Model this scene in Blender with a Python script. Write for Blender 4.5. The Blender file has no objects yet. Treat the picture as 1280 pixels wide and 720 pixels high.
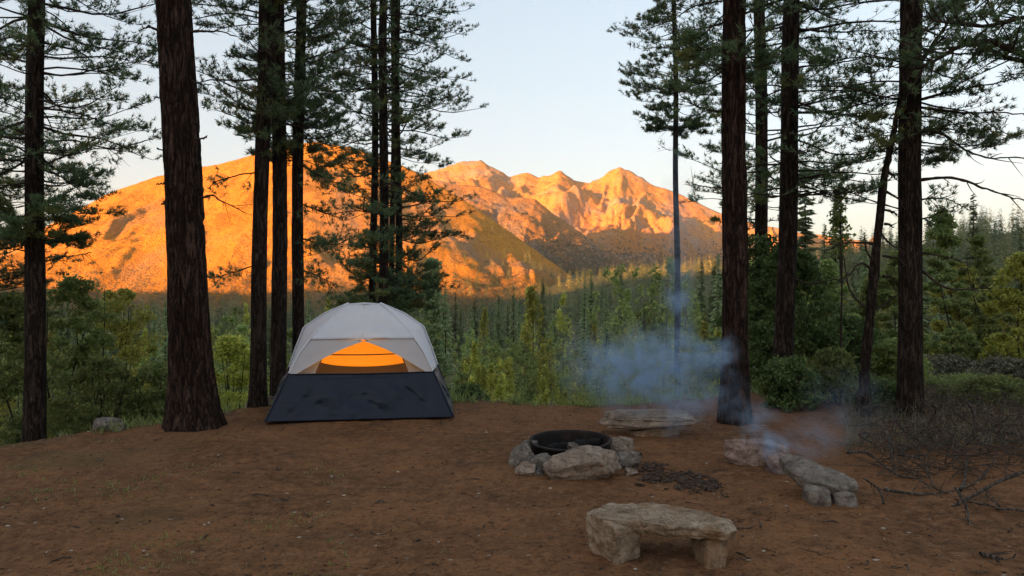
import bpy, bmesh, math, random
import numpy as np
from mathutils import Vector, Matrix, Quaternion

RS = np.random.RandomState
R = math.radians
scene = bpy.context.scene
COL = scene.collection
F = 924.4            # focal length in pixels of the 1280 px wide photograph
CAMZ = 1.7

# ------------------------------------------------------------------ noise
def _h(ix, iy, iz, seed):
    n = (ix.astype(np.int64) * 374761393 + iy.astype(np.int64) * 668265263 + iz.astype(np.int64) * 2147483647 + seed * 974711) & 0xffffffff
    n = ((n ^ (n >> 13)) * 1274126177) & 0xffffffff
    n = (n ^ (n >> 16)) & 0xffffffff
    return n.astype(np.float64) / 4294967295.0

def vnoise(x, y, z=None, seed=0):
    x = np.asarray(x, float); y = np.asarray(y, float)
    z = np.zeros_like(x) if z is None else np.asarray(z, float)
    ix, iy, iz = np.floor(x), np.floor(y), np.floor(z)
    fx, fy, fz = x - ix, y - iy, z - iz
    u, v, w = [f * f * f * (f * (f * 6 - 15) + 10) for f in (fx, fy, fz)]
    r = 0
    for dx in (0, 1):
        for dy in (0, 1):
            for dz in (0, 1):
                wt = (u if dx else 1 - u) * (v if dy else 1 - v) * (w if dz else 1 - w)
                r = r + wt * _h(ix + dx, iy + dy, iz + dz, seed)
    return r * 2 - 1

def fbm(x, y, z=None, oct=4, seed=0, gain=.5):
    a, r, f = 1.0, 0, 1.0
    for i in range(oct):
        r = r + a * vnoise(x * f, y * f, None if z is None else z * f, seed + i * 17)
        a *= gain; f *= 2.03
    return r

def ridged(x, y, oct=4, seed=0, gain=.5):
    a, r, f = 1.0, 0, 1.0
    for i in range(oct):
        r = r + a * (1 - np.abs(vnoise(x * f, y * f, None, seed + i * 31)) * 2)
        a *= gain; f *= 2.07
    return r

def sstep(a, b, x):
    t = np.clip((x - a) / (b - a), 0, 1)
    return t * t * (3 - 2 * t)

# ------------------------------------------------------------------ mesh building
class MB:
    """collects arrays of vertices and faces and links them as one mesh object"""
    def __init__(self):
        self.V, self.Fc, self.n = [], [], 0
    def add(self, V, faces, mi=0):
        V = np.asarray(V, float).reshape(-1, 3)
        faces = np.asarray(faces, np.int64)
        self.V.append(V); self.Fc.append((faces + self.n, mi)); self.n += len(V)
        return self
    def mesh(self, name, mats, smooth=True):
        V = np.concatenate(self.V)
        me = bpy.data.meshes.new(name)
        me.vertices.add(len(V)); me.vertices.foreach_set('co', V.astype(np.float32).ravel())
        loops = np.concatenate([f.ravel() for f, _ in self.Fc])
        tot = np.concatenate([np.full(len(f), f.shape[1]) for f, _ in self.Fc])
        mi = np.concatenate([np.full(len(f), m) for f, m in self.Fc])
        st = np.concatenate([[0], np.cumsum(tot)[:-1]])
        me.loops.add(len(loops)); me.loops.foreach_set('vertex_index', loops.astype(np.int32))
        me.polygons.add(len(tot))
        me.polygons.foreach_set('loop_start', st.astype(np.int32))
        me.polygons.foreach_set('loop_total', tot.astype(np.int32))
        for m in (mats if isinstance(mats, (list, tuple)) else [mats]):
            me.materials.append(m)
        me.polygons.foreach_set('material_index', mi.astype(np.int32))
        me.polygons.foreach_set('use_smooth', np.full(len(tot), smooth))
        me.update(calc_edges=True)
        return me
    def build(self, name, mats, parent=None, smooth=True):
        return link(name, self.mesh(name, mats, smooth), parent)

def link(name, me, parent=None):
    o = bpy.data.objects.new(name, me); COL.objects.link(o)
    if parent: o.parent = parent
    return o

def tag(o, label=None, cat=None, group=None, kind=None):
    if label: o['label'] = label
    if cat: o['category'] = cat
    if group: o['group'] = group
    if kind: o['kind'] = kind
    return o

def thing(name, label, cat, loc=(0, 0, 0), rz=0, group=None):
    o = link(name, None)
    o.location = loc; o.rotation_euler = (0, 0, rz)
    return tag(o, label, cat, group)

def dup(root, loc, rz=0, s=1.0, label=None, group=None):
    r = root.copy(); COL.objects.link(r)
    r.location = loc; r.rotation_euler = (0, 0, rz)
    r.scale = s if isinstance(s, tuple) else (s, s, s)
    if label: r['label'] = label
    if group: r['group'] = group
    for ch in list(root.children):
        c = ch.copy(); COL.objects.link(c); c.parent = r
        for g in ch.children:
            d = g.copy(); COL.objects.link(d); d.parent = c
    return r

def norm(v): return v / np.maximum(np.linalg.norm(v, axis=-1, keepdims=True), 1e-9)

def tubes(P, Rr, sides=4, cap=False):
    """P (n,k,3), Rr (n,k) -> V, quads for n tubes of k rings"""
    P = np.asarray(P, float); Rr = np.asarray(Rr, float)
    n, k, _ = P.shape
    T = np.empty_like(P); T[:, 1:-1] = P[:, 2:] - P[:, :-2]; T[:, 0] = P[:, 1] - P[:, 0]; T[:, -1] = P[:, -1] - P[:, -2]
    T = norm(T)
    M = norm(P[:, -1] - P[:, 0])
    ref = np.where(np.abs(M[:, 2:3]) > .8, np.array([[1., 0, 0]]), np.array([[0, 0, 1.]]))[:, None, :]
    A = norm(np.cross(T, ref)); B = np.cross(T, A)
    ang = np.arange(sides) * 2 * np.pi / sides
    V = P[:, :, None, :] + Rr[:, :, None, None] * (A[:, :, None, :] * np.cos(ang)[None, None, :, None] + B[:, :, None, :] * np.sin(ang)[None, None, :, None])
    idx = np.arange(n * k * sides).reshape(n, k, sides)
    a = idx[:, :-1]; b = idx[:, 1:]
    q = np.stack([a, np.roll(a, -1, 2), np.roll(b, -1, 2), b], -1).reshape(-1, 4)
    return V.reshape(-1, 3), q

def leaves(C, S, rng, aspect=.55, up=0.0):
    """diamond leaves at C with size S"""
    n = len(C)
    d = norm(rng.normal(size=(n, 3))); d[:, 2] += up; d = norm(d)
    e = norm(np.cross(d, rng.normal(size=(n, 3))))
    nn = np.cross(d, e)
    S = np.asarray(S).reshape(-1, 1)
    V = np.stack([C - d * S * .5, C + e * S * aspect * .5 + nn * S * .12, C + d * S * .5, C - e * S * aspect * .5 + nn * S * .12], 1)
    return V.reshape(-1, 3), np.arange(n * 4).reshape(n, 4)

def tufts(C, D, rng, nn=10, L=.1, w=.007, spread=.9):
    """needle tufts: thin triangles fanning from C about D"""
    n = len(C)
    d = norm(D[:, None, :] + rng.normal(size=(n, nn, 3)) * spread)
    l = L * rng.uniform(.6, 1.15, (n, nn, 1))
    e = norm(np.cross(d, rng.normal(size=(n, nn, 3)))) * w
    base = C[:, None, :] + rng.normal(size=(n, nn, 3)) * L * .12
    V = np.stack([base - e, base + e, base + d * l], 2)
    return V.reshape(-1, 3), np.arange(n * nn * 3).reshape(-1, 3)

# ------------------------------------------------------------------ materials
class NT:
    def __init__(self, name):
        self.m = bpy.data.materials.new(name); self.m.use_nodes = True
        self.t = self.m.node_tree
        self.p = self.t.nodes['Principled BSDF']; self.out = self.t.nodes['Material Output']
    def n(self, typ, **kw):
        nd = self.t.nodes.new(typ)
        for k, v in kw.items():
            if k.startswith('i_'): nd.inputs[k[2:].replace('_', ' ')].default_value = v
            else: setattr(nd, k, v)
        return nd
    def l(self, a, b): self.t.links.new(a, b)
    def coord(self, kind='Object', scale=(1, 1, 1)):
        c = self.n('ShaderNodeTexCoord'); mp = self.n('ShaderNodeMapping'); mp.inputs['Scale'].default_value = scale
        self.l(c.outputs[kind], mp.inputs['Vector']); return mp.outputs['Vector']
    def noise(self, vec, scale, detail=4, rough=.55, dist=0):
        nd = self.n('ShaderNodeTexNoise'); nd.inputs['Scale'].default_value = scale; nd.inputs['Detail'].default_value = detail
        nd.inputs['Roughness'].default_value = rough; nd.inputs['Distortion'].default_value = dist
        self.l(vec, nd.inputs['Vector']); return nd.outputs['Fac']
    def ramp(self, fac, stops, interp='LINEAR'):
        r = self.n('ShaderNodeValToRGB'); r.color_ramp.interpolation = interp
        el = r.color_ramp.elements
        while len(el) < len(stops): el.new(.5)
        for e, (p, c) in zip(el, stops):
            e.position = p; e.color = (c, c, c, 1) if isinstance(c, (int, float)) else (*c, 1)
        self.l(fac, r.inputs['Fac']); return r.outputs['Color']
    def mix(self, fac, a, b, blend='MIX'):
        m = self.n('ShaderNodeMix', data_type='RGBA', blend_type=blend)
        for s, v in ((0, fac), (6, a), (7, b)):
            if hasattr(v, 'is_output'): self.l(v, m.inputs[s])
            else: m.inputs[s].default_value = v if s == 0 else (*v, 1)
        return m.outputs[2]
    def math(self, op, a, b=0.0):
        m = self.n('ShaderNodeMath', operation=op)
        for i, v in enumerate((a, b)):
            if hasattr(v, 'is_output'): self.l(v, m.inputs[i])
            else: m.inputs[i].default_value = v
        return m.outputs[0]
    def bump(self, h, strength=.5, dist=.02):
        b = self.n('ShaderNodeBump'); b.inputs['Strength'].default_value = strength; b.inputs['Distance'].default_value = dist
        self.l(h, b.inputs['Height']); self.l(b.outputs['Normal'], self.p.inputs['Normal']); return b
    def col(self, c):
        if hasattr(c, 'is_output'): self.l(c, self.p.inputs['Base Color'])
        else: self.p.inputs['Base Color'].default_value = (*c, 1)
        return self
    def rough(self, v, spec=.3):
        self.p.inputs['Roughness'].default_value = v; self.p.inputs['Specular IOR Level'].default_value = spec; return self

def simple(name, c, rough=.8, spec=.2):
    return NT(name).col(c).rough(rough, spec).m

def foliage_mat(name, c0, c1, c2, trans=.0, objvar=.25):
    t = NT(name)
    g = t.n('ShaderNodeNewGeometry'); oi = t.n('ShaderNodeObjectInfo')
    c = t.ramp(g.outputs['Random Per Island'], [(0, c0), (.55, c1), (1, c2)])
    v = t.math('ADD', t.math('MULTIPLY', oi.outputs['Random'], objvar * 2), 1 - objvar)
    hs = t.n('ShaderNodeHueSaturation'); t.l(c, hs.inputs['Color']); t.l(v, hs.inputs['Value'])
    t.l(t.math('ADD', t.math('MULTIPLY', oi.outputs['Random'], .03), .485), hs.inputs['Hue'])
    t.col(hs.outputs['Color']).rough(.6, .25)
    if trans:
        tr = t.n('ShaderNodeBsdfTranslucent'); t.l(hs.outputs['Color'], tr.inputs['Color'])
        mx = t.n('ShaderNodeMixShader'); mx.inputs[0].default_value = trans
        t.l(t.p.outputs[0], mx.inputs[1]); t.l(tr.outputs[0], mx.inputs[2]); t.l(mx.outputs[0], t.out.inputs['Surface'])
    return t.m

def bark_mat(name, c0, c1, c2, scale=1.0, bump=.6):
    t = NT(name)
    v = t.coord('Object', (14 * scale, 14 * scale, 2.2 * scale))
    v2 = t.coord('Object', (26 * scale, 26 * scale, 11 * scale))
    n1 = t.noise(v, 1.0, 7, .62, .9); n2 = t.noise(v2, 1.6, 5, .65); n3 = t.noise(t.coord('Object'), 1.1, 3, .5)
    fur = t.math('ABSOLUTE', t.math('SUBTRACT', n1, .5))
    crack = t.ramp(fur, [(0, 0), (.05, .3), (.13, 1)])
    c = t.ramp(t.math('ADD', t.math('MULTIPLY', n2, .7), t.math('MULTIPLY', n3, .3)), [(.34, c0), (.5, c1), (.66, c2)])
    c = t.mix(crack, tuple(x * .25 for x in c0), c)
    t.col(c).rough(.92, .12)
    t.bump(t.math('ADD', crack, t.math('MULTIPLY', n2, .8)), bump, .025)
    return t.m

M = {}
M['bark_red'] = bark_mat('reddish_bark', (.034, .020, .015), (.075, .042, .030), (.14, .085, .062))
M['bark_dark'] = bark_mat('dark_bark', (.032, .022, .017), (.068, .047, .036), (.125, .09, .068), 1.3)
M['bark_grey'] = bark_mat('grey_dead_wood', (.07, .058, .048), (.17, .14, .115), (.28, .24, .20), 2.5, .3)
M['bark_pale'] = bark_mat('pale_bark', (.16, .15, .12), (.30, .28, .23), (.38, .36, .31), 1.0, .2)
M['twig'] = simple('twig_wood', (.045, .032, .024), .9)
M['brushwood'] = simple('brown_brushwood', (.075, .055, .042), .9)
M['needle'] = foliage_mat('pine_needles', (0.076, 0.120, 0.064), (0.132, 0.198, 0.091), (0.215, 0.280, 0.126), .42)
M['needle_dry'] = foliage_mat('yellowing_needles', (0.101, 0.126, 0.048), (0.191, 0.214, 0.072), (0.313, 0.304, 0.101), .42)
M['leaf_dark'] = foliage_mat('dark_leaves', (0.053, 0.086, 0.027), (0.104, 0.154, 0.049), (0.188, 0.235, 0.079), .35)
M['leaf_mid'] = foliage_mat('green_leaves', (0.166, 0.210, 0.070), (0.255, 0.311, 0.100), (0.378, 0.422, 0.144), .55, .35)
M['leaf_yellow'] = foliage_mat('yellow_green_leaves', (0.235, 0.252, 0.055), (0.395, 0.395, 0.081), (0.593, 0.539, 0.134), .55, .4)
M['leaf_pale'] = foliage_mat('grey_sage_leaves', (.09, .085, .05), (.16, .15, .095), (.26, .24, .165), .2)
M['fir'] = foliage_mat('fir_needles', (0.159, 0.212, 0.105), (0.225, 0.277, 0.131), (0.330, 0.369, 0.176), .3, .45)
def far_mat():
    t = NT('distant_fir_needles'); a = t.n('ShaderNodeAttribute', attribute_name='tint')
    c = t.ramp(a.outputs['Fac'], [(0, (0.082, 0.110, 0.061)), (.35, (0.143, 0.173, 0.085)), (.7, (0.233, 0.244, 0.110)), (1, (0.385, 0.346, 0.151))])
    t.col(c).rough(.7, .15)
    tr = t.n('ShaderNodeBsdfTranslucent'); t.l(c, tr.inputs['Color'])
    mx = t.n('ShaderNodeMixShader'); mx.inputs[0].default_value = .3
    t.l(t.p.outputs[0], mx.inputs[1]); t.l(tr.outputs[0], mx.inputs[2]); t.l(mx.outputs[0], t.out.inputs['Surface'])
    return t.m
M['fir_far'] = far_mat()

def soil():
    t = NT('soil'); v = t.coord('Object')
    n1 = t.noise(v, .7, 5, .6, .3); n2 = t.noise(v, 9, 6, .7); n3 = t.noise(v, 60, 4, .65); n4 = t.noise(v, 2.6, 4, .6)
    c = t.ramp(n2, [(.3, (0.093, 0.044, 0.022)), (.5, (0.194, 0.091, 0.041)), (.7, (0.316, 0.156, 0.076))])
    c = t.mix(t.ramp(n1, [(.42, 0), (.62, .75)]), c, (0.307, 0.137, 0.058))           # redder patches
    c = t.mix(t.ramp(n4, [(.5, 0), (.68, .55)]), c, (0.102, 0.057, 0.028))           # dark duff
    n5 = t.noise(v, 24, 5, .75)
    c = t.mix(t.ramp(n5, [(.36, .6), (.48, 0)]), c, (0.055, 0.028, 0.015))
    c = t.mix(t.ramp(n5, [(.56, 0), (.68, .55)]), c, (0.257, 0.148, 0.083))
    spk = t.ramp(n3, [(.60, 0), (.70, .6)])
    c = t.mix(spk, c, (0.391, 0.232, 0.121))
    spk2 = t.ramp(n3, [(.32, .7), (.42, 0)])
    c = t.mix(spk2, c, (0.066, 0.034, 0.018))
    a = t.n('ShaderNodeAttribute', attribute_name='wild')
    g = t.noise(v, .35, 5, .6); gc = t.ramp(g, [(.3, (0.053, 0.060, 0.024)), (.55, (0.112, 0.112, 0.045)), (.75, (0.180, 0.158, 0.068))])
    gc2 = t.mix(t.ramp(n2, [(.35, 0), (.65, .6)]), gc, (0.045, 0.042, 0.022))
    c = t.mix(a.outputs['Fac'], c, gc2)
    t.col(c).rough(.95, .1)
    t.bump(t.math('ADD', t.math('MULTIPLY', n3, .4), n2), 1.0, .045)
    return t.m
M['soil'] = soil()

def rock(name, c0, c1, c2, moss=None, scale=1.0):
    t = NT(name); v = t.coord('Object', (scale,) * 3)
    n1 = t.noise(v, 4, 8, .7, .4); n2 = t.noise(v, 26, 6, .7); n3 = t.noise(v, 90, 3, .6)
    c = t.ramp(n1, [(.32, c0), (.52, c1), (.7, c2)])
    c = t.mix(t.ramp(n2, [(.3, .75), (.48, 0)]), c, tuple(x * .4 for x in c0))
    c = t.mix(t.ramp(n3, [(.58, 0), (.7, .5)]), c, tuple(min(1, x * 1.4) for x in c2))
    ck = t.noise(t.coord('Object', (scale, scale, scale * 2.2)), 3.2, 5, .55, .8)
    ckr = t.ramp(t.math('ABSOLUTE', t.math('SUBTRACT', ck, .5)), [(0, .45), (.008, .75), (.022, 1)])
    c = t.mix(ckr, tuple(x * .45 for x in c0), c)
    if moss: c = t.mix(t.ramp(t.noise(v, 3, 5, .6), [(.5, 0), (.64, .8)]), c, moss)
    t.col(c).rough(.9, .2)
    t.bump(t.math('ADD', t.math('ADD', n1, t.math('MULTIPLY', n2, .5)), t.math('MULTIPLY', ckr, .25)), .9, .03)
    return t.m
M['granite'] = rock('granite', (.13, .09, .066), (.31, .23, .17), (.46, .36, .28))
M['granite_grey'] = rock('grey_granite', (.085, .070, .058), (.21, .175, .145), (.36, .31, .26))
M['granite_ochre'] = rock('ochre_stained_granite', (.14, .085, .045), (.34, .245, .165), (.48, .39, .29), (.20, .10, .04))
M['granite_pink'] = rock('pinkish_granite', (.18, .12, .095), (.32, .22, .18), (.42, .31, .26))

# ------------------------------------------------------------------ terrain
SUN_AZ, SUN_EL = R(48), R(5.0)     # the sun stands behind the camera, to the left
SX, SY = -math.sin(SUN_AZ), -math.cos(SUN_AZ)
_epx = np.array([-900, -400, 0, 100, 200, 320, 450, 560, 640, 700, 800, 900, 1000, 1137, 1280, 1700, 2300])
_eY = np.array([7.0, 6.6, 8.0, 8.7, 9.25, 10.6, 11.3, 11.3, 11.0, 10.7, 11.0, 11.8, 12.4, 12.4, 12.0, 11.0, 11.0])

def edge_s(x, y):
    yy = np.maximum(y, 2.0)
    e = np.interp(640 + F * x / yy, _epx, _eY)
    return np.where(y > 2.0, y - e, -5.0)

def T(x, y, fine=True):
    x = np.asarray(x, float); y = np.asarray(y, float)
    s = np.maximum(edge_s(x, y), 0)
    px = 640 + F * x / np.maximum(y, 2.0)
    right = sstep(880, 1080, px)
    D = 15 * (1 - right) + 3.4 * right + 11 * right * sstep(32, 90, y)
    sl = .5 * (1 - right) + .17 * right
    z = -D * (1 - np.exp(-s * sl / D))
    z = z - 4.0 * sstep(60, 260, y) - 15.0 * sstep(330, 620, y)
    z = z + 52 * sstep(100, 430, x + .35 * y) * (y > 5) * sstep(40, 120, y)
    z = z + .08 * sstep(1050, 1250, px) * sstep(4.5, 9, y) * (1 - sstep(0, 6, s)) # the right side of the clearing rises a little
    far = sstep(4, 60, s)
    z = z + far * (1.6 * fbm(x * .02, y * .02, oct=3, seed=3) + .35 * vnoise(x * .2, y * .2, seed=5))
    # unseen ridge added behind and left of the camera, shaped to shade the camp
    p = x * (-SY) + y * SX ; q = x * SX + y * SY
    H = np.interp(p, [-2200, -1500, -950, -760, -620, -500, -300, -200, 250, 400, 800, 1500], [50, 60, 68, 73, 86, 90, 95, 125, 130, 95, 70, 40])
    z = z + H * np.exp(-((q - 450) / 130) ** 2) * (1 + .06 * vnoise(p * .02, q * .02, seed=8))
    if fine:
        near = np.exp(-np.hypot(x, y) / 25)
        z = z + near * (.035 * vnoise(x * .7, y * .7, seed=11) + .02 * vnoise(x * 2.3, y * 2.3, seed=12)
                        + .010 * vnoise(x * 7, y * 7, seed=13) + .007 * vnoise(x * 19, y * 19, seed=14))
    return z

def tz(x, y): return float(T(np.array([x]), np.array([y]))[0])
def X(px, d): return (px - 640) / F * d
def Z(py, d): return CAMZ - (py - 360) / F * d

def build_ground():
    rad = [0.0, .5]
    r = 1.0
    while r < 15: rad.append(r); r *= 1.0085
    while r < 3300: rad.append(r); r *= 1.03
    rad = np.array(rad)
    a_view = np.linspace(R(-44), R(44), 520)
    a_rest = np.linspace(R(44), R(316), 90)[1:-1]
    ang = np.concatenate([a_view, a_rest])
    rr, aa = np.meshgrid(rad, ang, indexing='ij')
    x, y = rr * np.sin(aa), rr * np.cos(aa)
    z = T(x, y)
    V = np.stack([x, y, z], -1).reshape(-1, 3)
    n, k = rr.shape
    idx = np.arange(n * k).reshape(n, k)
    a, b = idx[:-1], idx[1:]
    q = np.stack([a, b, np.roll(b, -1, 1), np.roll(a, -1, 1)], -1)
    q = q[1:].reshape(-1, 4)
    tri = np.stack([np.zeros(k, int) + idx[0, 0], idx[1], np.roll(idx[1], -1)], -1)
    m = MB(); m.add(V, q); m.Fc.append((tri, 0))
    o = m.build('ground', M['soil'])
    s = edge_s(x, y) + .5 * vnoise(x * 1.3, y * 1.3, seed=21) + .25 * vnoise(x * 5, y * 5, seed=22)
    px = 640 + F * x / np.maximum(y, 2.0)
    w = sstep(0.1, 1.6, s) + (y < -30)
    # a little weedy duff on the left edge of the clearing
    w = np.clip(w + .35 * sstep(.1, .5, vnoise(x * 1.1, y * 1.1, seed=23)) * sstep(420, 100, px) * (y > 3), 0, 1)
    at = o.data.attributes.new('wild', 'FLOAT', 'POINT'); at.data.foreach_set('value', w.astype(np.float32).ravel())
    return tag(o, kind='structure')
build_ground()

# ------------------------------------------------------------------ mountains
def mountain_mat(name, brush, rockc, scrub, scrub_lo, scrub_hi, fine=.3, rk=.5, sc=1.0):
    t = NT(name); v = t.coord('Object', (sc,) * 3)
    n1 = t.noise(v, .008, 8, .62, .4); n2 = t.noise(v, .05, 8, .75); n3 = t.noise(v, fine, 4, .75)
    c = t.ramp(n2, [(.32, tuple(x * .72 for x in brush)), (.5, brush), (.7, tuple(min(1, x * 1.25) for x in brush))])
    c = t.mix(t.ramp(n1, [(rk, 0), (rk + .14, .9)]), c, rockc)
    c = t.mix(t.ramp(n3, [(.38, .75), (.47, 0)]), c, tuple(x * .45 for x in brush))
    c = t.mix(t.ramp(n3, [(.56, 0), (.66, .6)]), c, tuple(min(1, x * 1.35) for x in brush))
    sep = t.n('ShaderNodeSeparateXYZ'); t.l(t.coord('Object'), sep.inputs[0])
    mr = t.n('ShaderNodeMapRange'); t.l(sep.outputs['Z'], mr.inputs['Value'])
    mr.inputs['From Min'].default_value = scrub_hi; mr.inputs['From Max'].default_value = scrub_lo
    mr.inputs['To Min'].default_value = 0.0; mr.inputs['To Max'].default_value = .30
    k = t.math('ADD', t.math('MULTIPLY', n3, .6), t.math('MULTIPLY', n2, .4))
    k = t.math('ADD', k, mr.outputs['Result'])
    c = t.mix(t.ramp(k, [(.60, 0), (.66, .9)]), c, scrub)
    t.col(c).rough(.95, .05)
    t.bump(t.math('ADD', n3, t.math('MULTIPLY', n2, 2.0)), 1.0, 4.0)
    return t.m

def mountain(name, d, crest, Df, Db, mat, seed, amp, gl, base=-30, skew=0.0, pw=1.15, nx=520, ny=190, step=1.0):
    cp = np.array(crest, float)
    xs = np.linspace(X(cp[0, 0], d), X(cp[-1, 0], d), nx)
    ys = np.linspace(d - Df, d + Db, ny)
    x, y = np.meshgrid(xs, ys)
    cx = (cp[:, 0] - 640) / F * d; cz = CAMZ - (cp[:, 1] - 360) / F * d
    cy = d + .06 * Df * fbm(x / (gl * 3), x * 0 + 3.3, oct=3, seed=seed)      # the crest line wanders
    u = (cy - y)
    t = np.where(u >= 0, u / Df, -u / Db)
    sh = x + skew * u
    g1 = ridged(sh / gl + .35 * fbm(x / gl, y / gl, oct=2, seed=seed + 5), u / (gl * 3.2), oct=4, seed=seed)
    cz_i = np.interp(x + .25 * skew * u, cx, cz)
    prof = np.where(u >= 0, np.clip(1 - t, 0, 1) ** pw, np.clip(1 - t, 0, 1) ** 1.3)
    z = base + (cz_i - base) * prof
    env = np.clip(t * 3.0, 0, 1) * (1 - .55 * t)
    z = z + amp * (g1 - .7) * env + amp * .13 * fbm(x / (gl * .18), y / (gl * .18), oct=4, seed=seed + 9) * (.25 + .75 * np.clip(t * 4, 0, 1))
    V = np.stack([x, y, z], -1).reshape(-1, 3)
    i = np.arange(ny * nx).reshape(ny, nx)
    q = np.stack([i[:-1, :-1], i[:-1, 1:], i[1:, 1:], i[1:, :-1]], -1).reshape(-1, 4)
    o = MB().add(V, q).build(name, mat)
    MOUNT.append((xs, ys, z))
    return tag(o, kind='structure')

MOUNT = []
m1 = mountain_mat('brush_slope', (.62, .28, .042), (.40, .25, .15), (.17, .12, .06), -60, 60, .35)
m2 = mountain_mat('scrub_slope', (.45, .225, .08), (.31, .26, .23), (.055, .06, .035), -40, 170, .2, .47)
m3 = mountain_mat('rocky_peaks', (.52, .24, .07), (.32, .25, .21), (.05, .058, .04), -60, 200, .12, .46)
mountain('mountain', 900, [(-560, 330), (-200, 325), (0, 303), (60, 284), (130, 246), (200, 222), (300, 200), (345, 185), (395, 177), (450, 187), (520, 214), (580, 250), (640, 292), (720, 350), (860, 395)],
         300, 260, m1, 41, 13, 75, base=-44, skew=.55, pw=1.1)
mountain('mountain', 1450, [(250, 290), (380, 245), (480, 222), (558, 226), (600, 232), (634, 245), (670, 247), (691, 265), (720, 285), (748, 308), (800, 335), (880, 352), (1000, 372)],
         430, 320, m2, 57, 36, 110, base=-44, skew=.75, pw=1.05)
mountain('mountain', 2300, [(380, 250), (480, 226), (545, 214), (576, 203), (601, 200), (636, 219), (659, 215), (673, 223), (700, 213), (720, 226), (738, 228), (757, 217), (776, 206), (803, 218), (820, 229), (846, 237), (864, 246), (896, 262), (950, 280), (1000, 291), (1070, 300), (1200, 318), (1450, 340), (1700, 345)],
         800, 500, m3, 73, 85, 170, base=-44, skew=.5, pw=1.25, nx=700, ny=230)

def mount_z(x, y):
    z = T(x, y, False)
    for xs, ys, zz in MOUNT:
        fi = (x - xs[0]) / (xs[1] - xs[0]); fj = (y - ys[0]) / (ys[1] - ys[0])
        ok = (fi >= 0) & (fi < len(xs) - 1) & (fj >= 0) & (fj < len(ys) - 1)
        zi = zz[np.clip(fj.astype(int), 0, len(ys) - 1), np.clip(fi.astype(int), 0, len(xs) - 1)]
        z = np.where(ok, np.maximum(z, zi), z)
    return z

# ------------------------------------------------------------------ pines
def trunk_mb(h, r0, r1, lean=(0, 0), flare=1.25, wob=.03, sides=20, seed=0, rings=70, furrow=.0, fl_h=.5):
    rng = RS(seed)
    t = np.linspace(0, 1, rings) ** 1.25
    z = -.45 + (h + .45) * t
    zz = np.clip(z, 0, None)
    bx = lean[0] * zz + wob * np.sin(zz * .9 + rng.rand() * 6) * (zz / (zz + 2)); by = lean[1] * zz + wob * np.sin(zz * .7 + rng.rand() * 6) * (zz / (zz + 2))
    r = (r0 + (r1 - r0) * zz / h) * (1 + (flare - 1) * np.exp(-np.clip(z, -.3, None) / fl_h))
    a = np.arange(sides) * 2 * np.pi / sides
    A, Zg = np.meshgrid(a, z)
    rr = r[:, None] * np.ones_like(A)
    lob = np.exp(-np.clip(Zg, 0, None) / .4)
    rr = rr * (1 + .22 * lob * vnoise(np.cos(A) * 1.7 + 9, np.sin(A) * 1.7, seed=seed + 2))
    rr = rr * (1 + .03 * fbm(np.cos(A) * 2, np.sin(A) * 2, Zg * 1.5, oct=2, seed=seed + 3))
    if furrow:
        f = np.abs(vnoise(np.cos(A) * 6.5, np.sin(A) * 6.5, Zg * 1.3 + vnoise(np.cos(A) * 3, np.sin(A) * 3, Zg * 3, seed=seed + 8) * .5, seed=seed + 4))
        f2 = vnoise(np.cos(A) * 14, np.sin(A) * 14, Zg * 7, seed=seed + 6)
        rr = rr + furrow * (np.clip(f * 3.2, 0, 1) - .7) + furrow * .25 * f2
    V = np.stack([bx[:, None] + rr * np.cos(A), by[:, None] + rr * np.sin(A), Zg], -1).reshape(-1, 3)
    i = np.arange(rings * sides).reshape(rings, sides)
    q = np.stack([i[:-1], np.roll(i[:-1], -1, 1), np.roll(i[1:], -1, 1), i[1:]], -1).reshape(-1, 4)
    axis = lambda zq: np.stack([np.interp(zq, z, bx), np.interp(zq, z, by), zq], -1)
    rad = lambda zq: np.interp(zq, z, r)
    return MB().add(V, q), axis, rad

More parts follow.
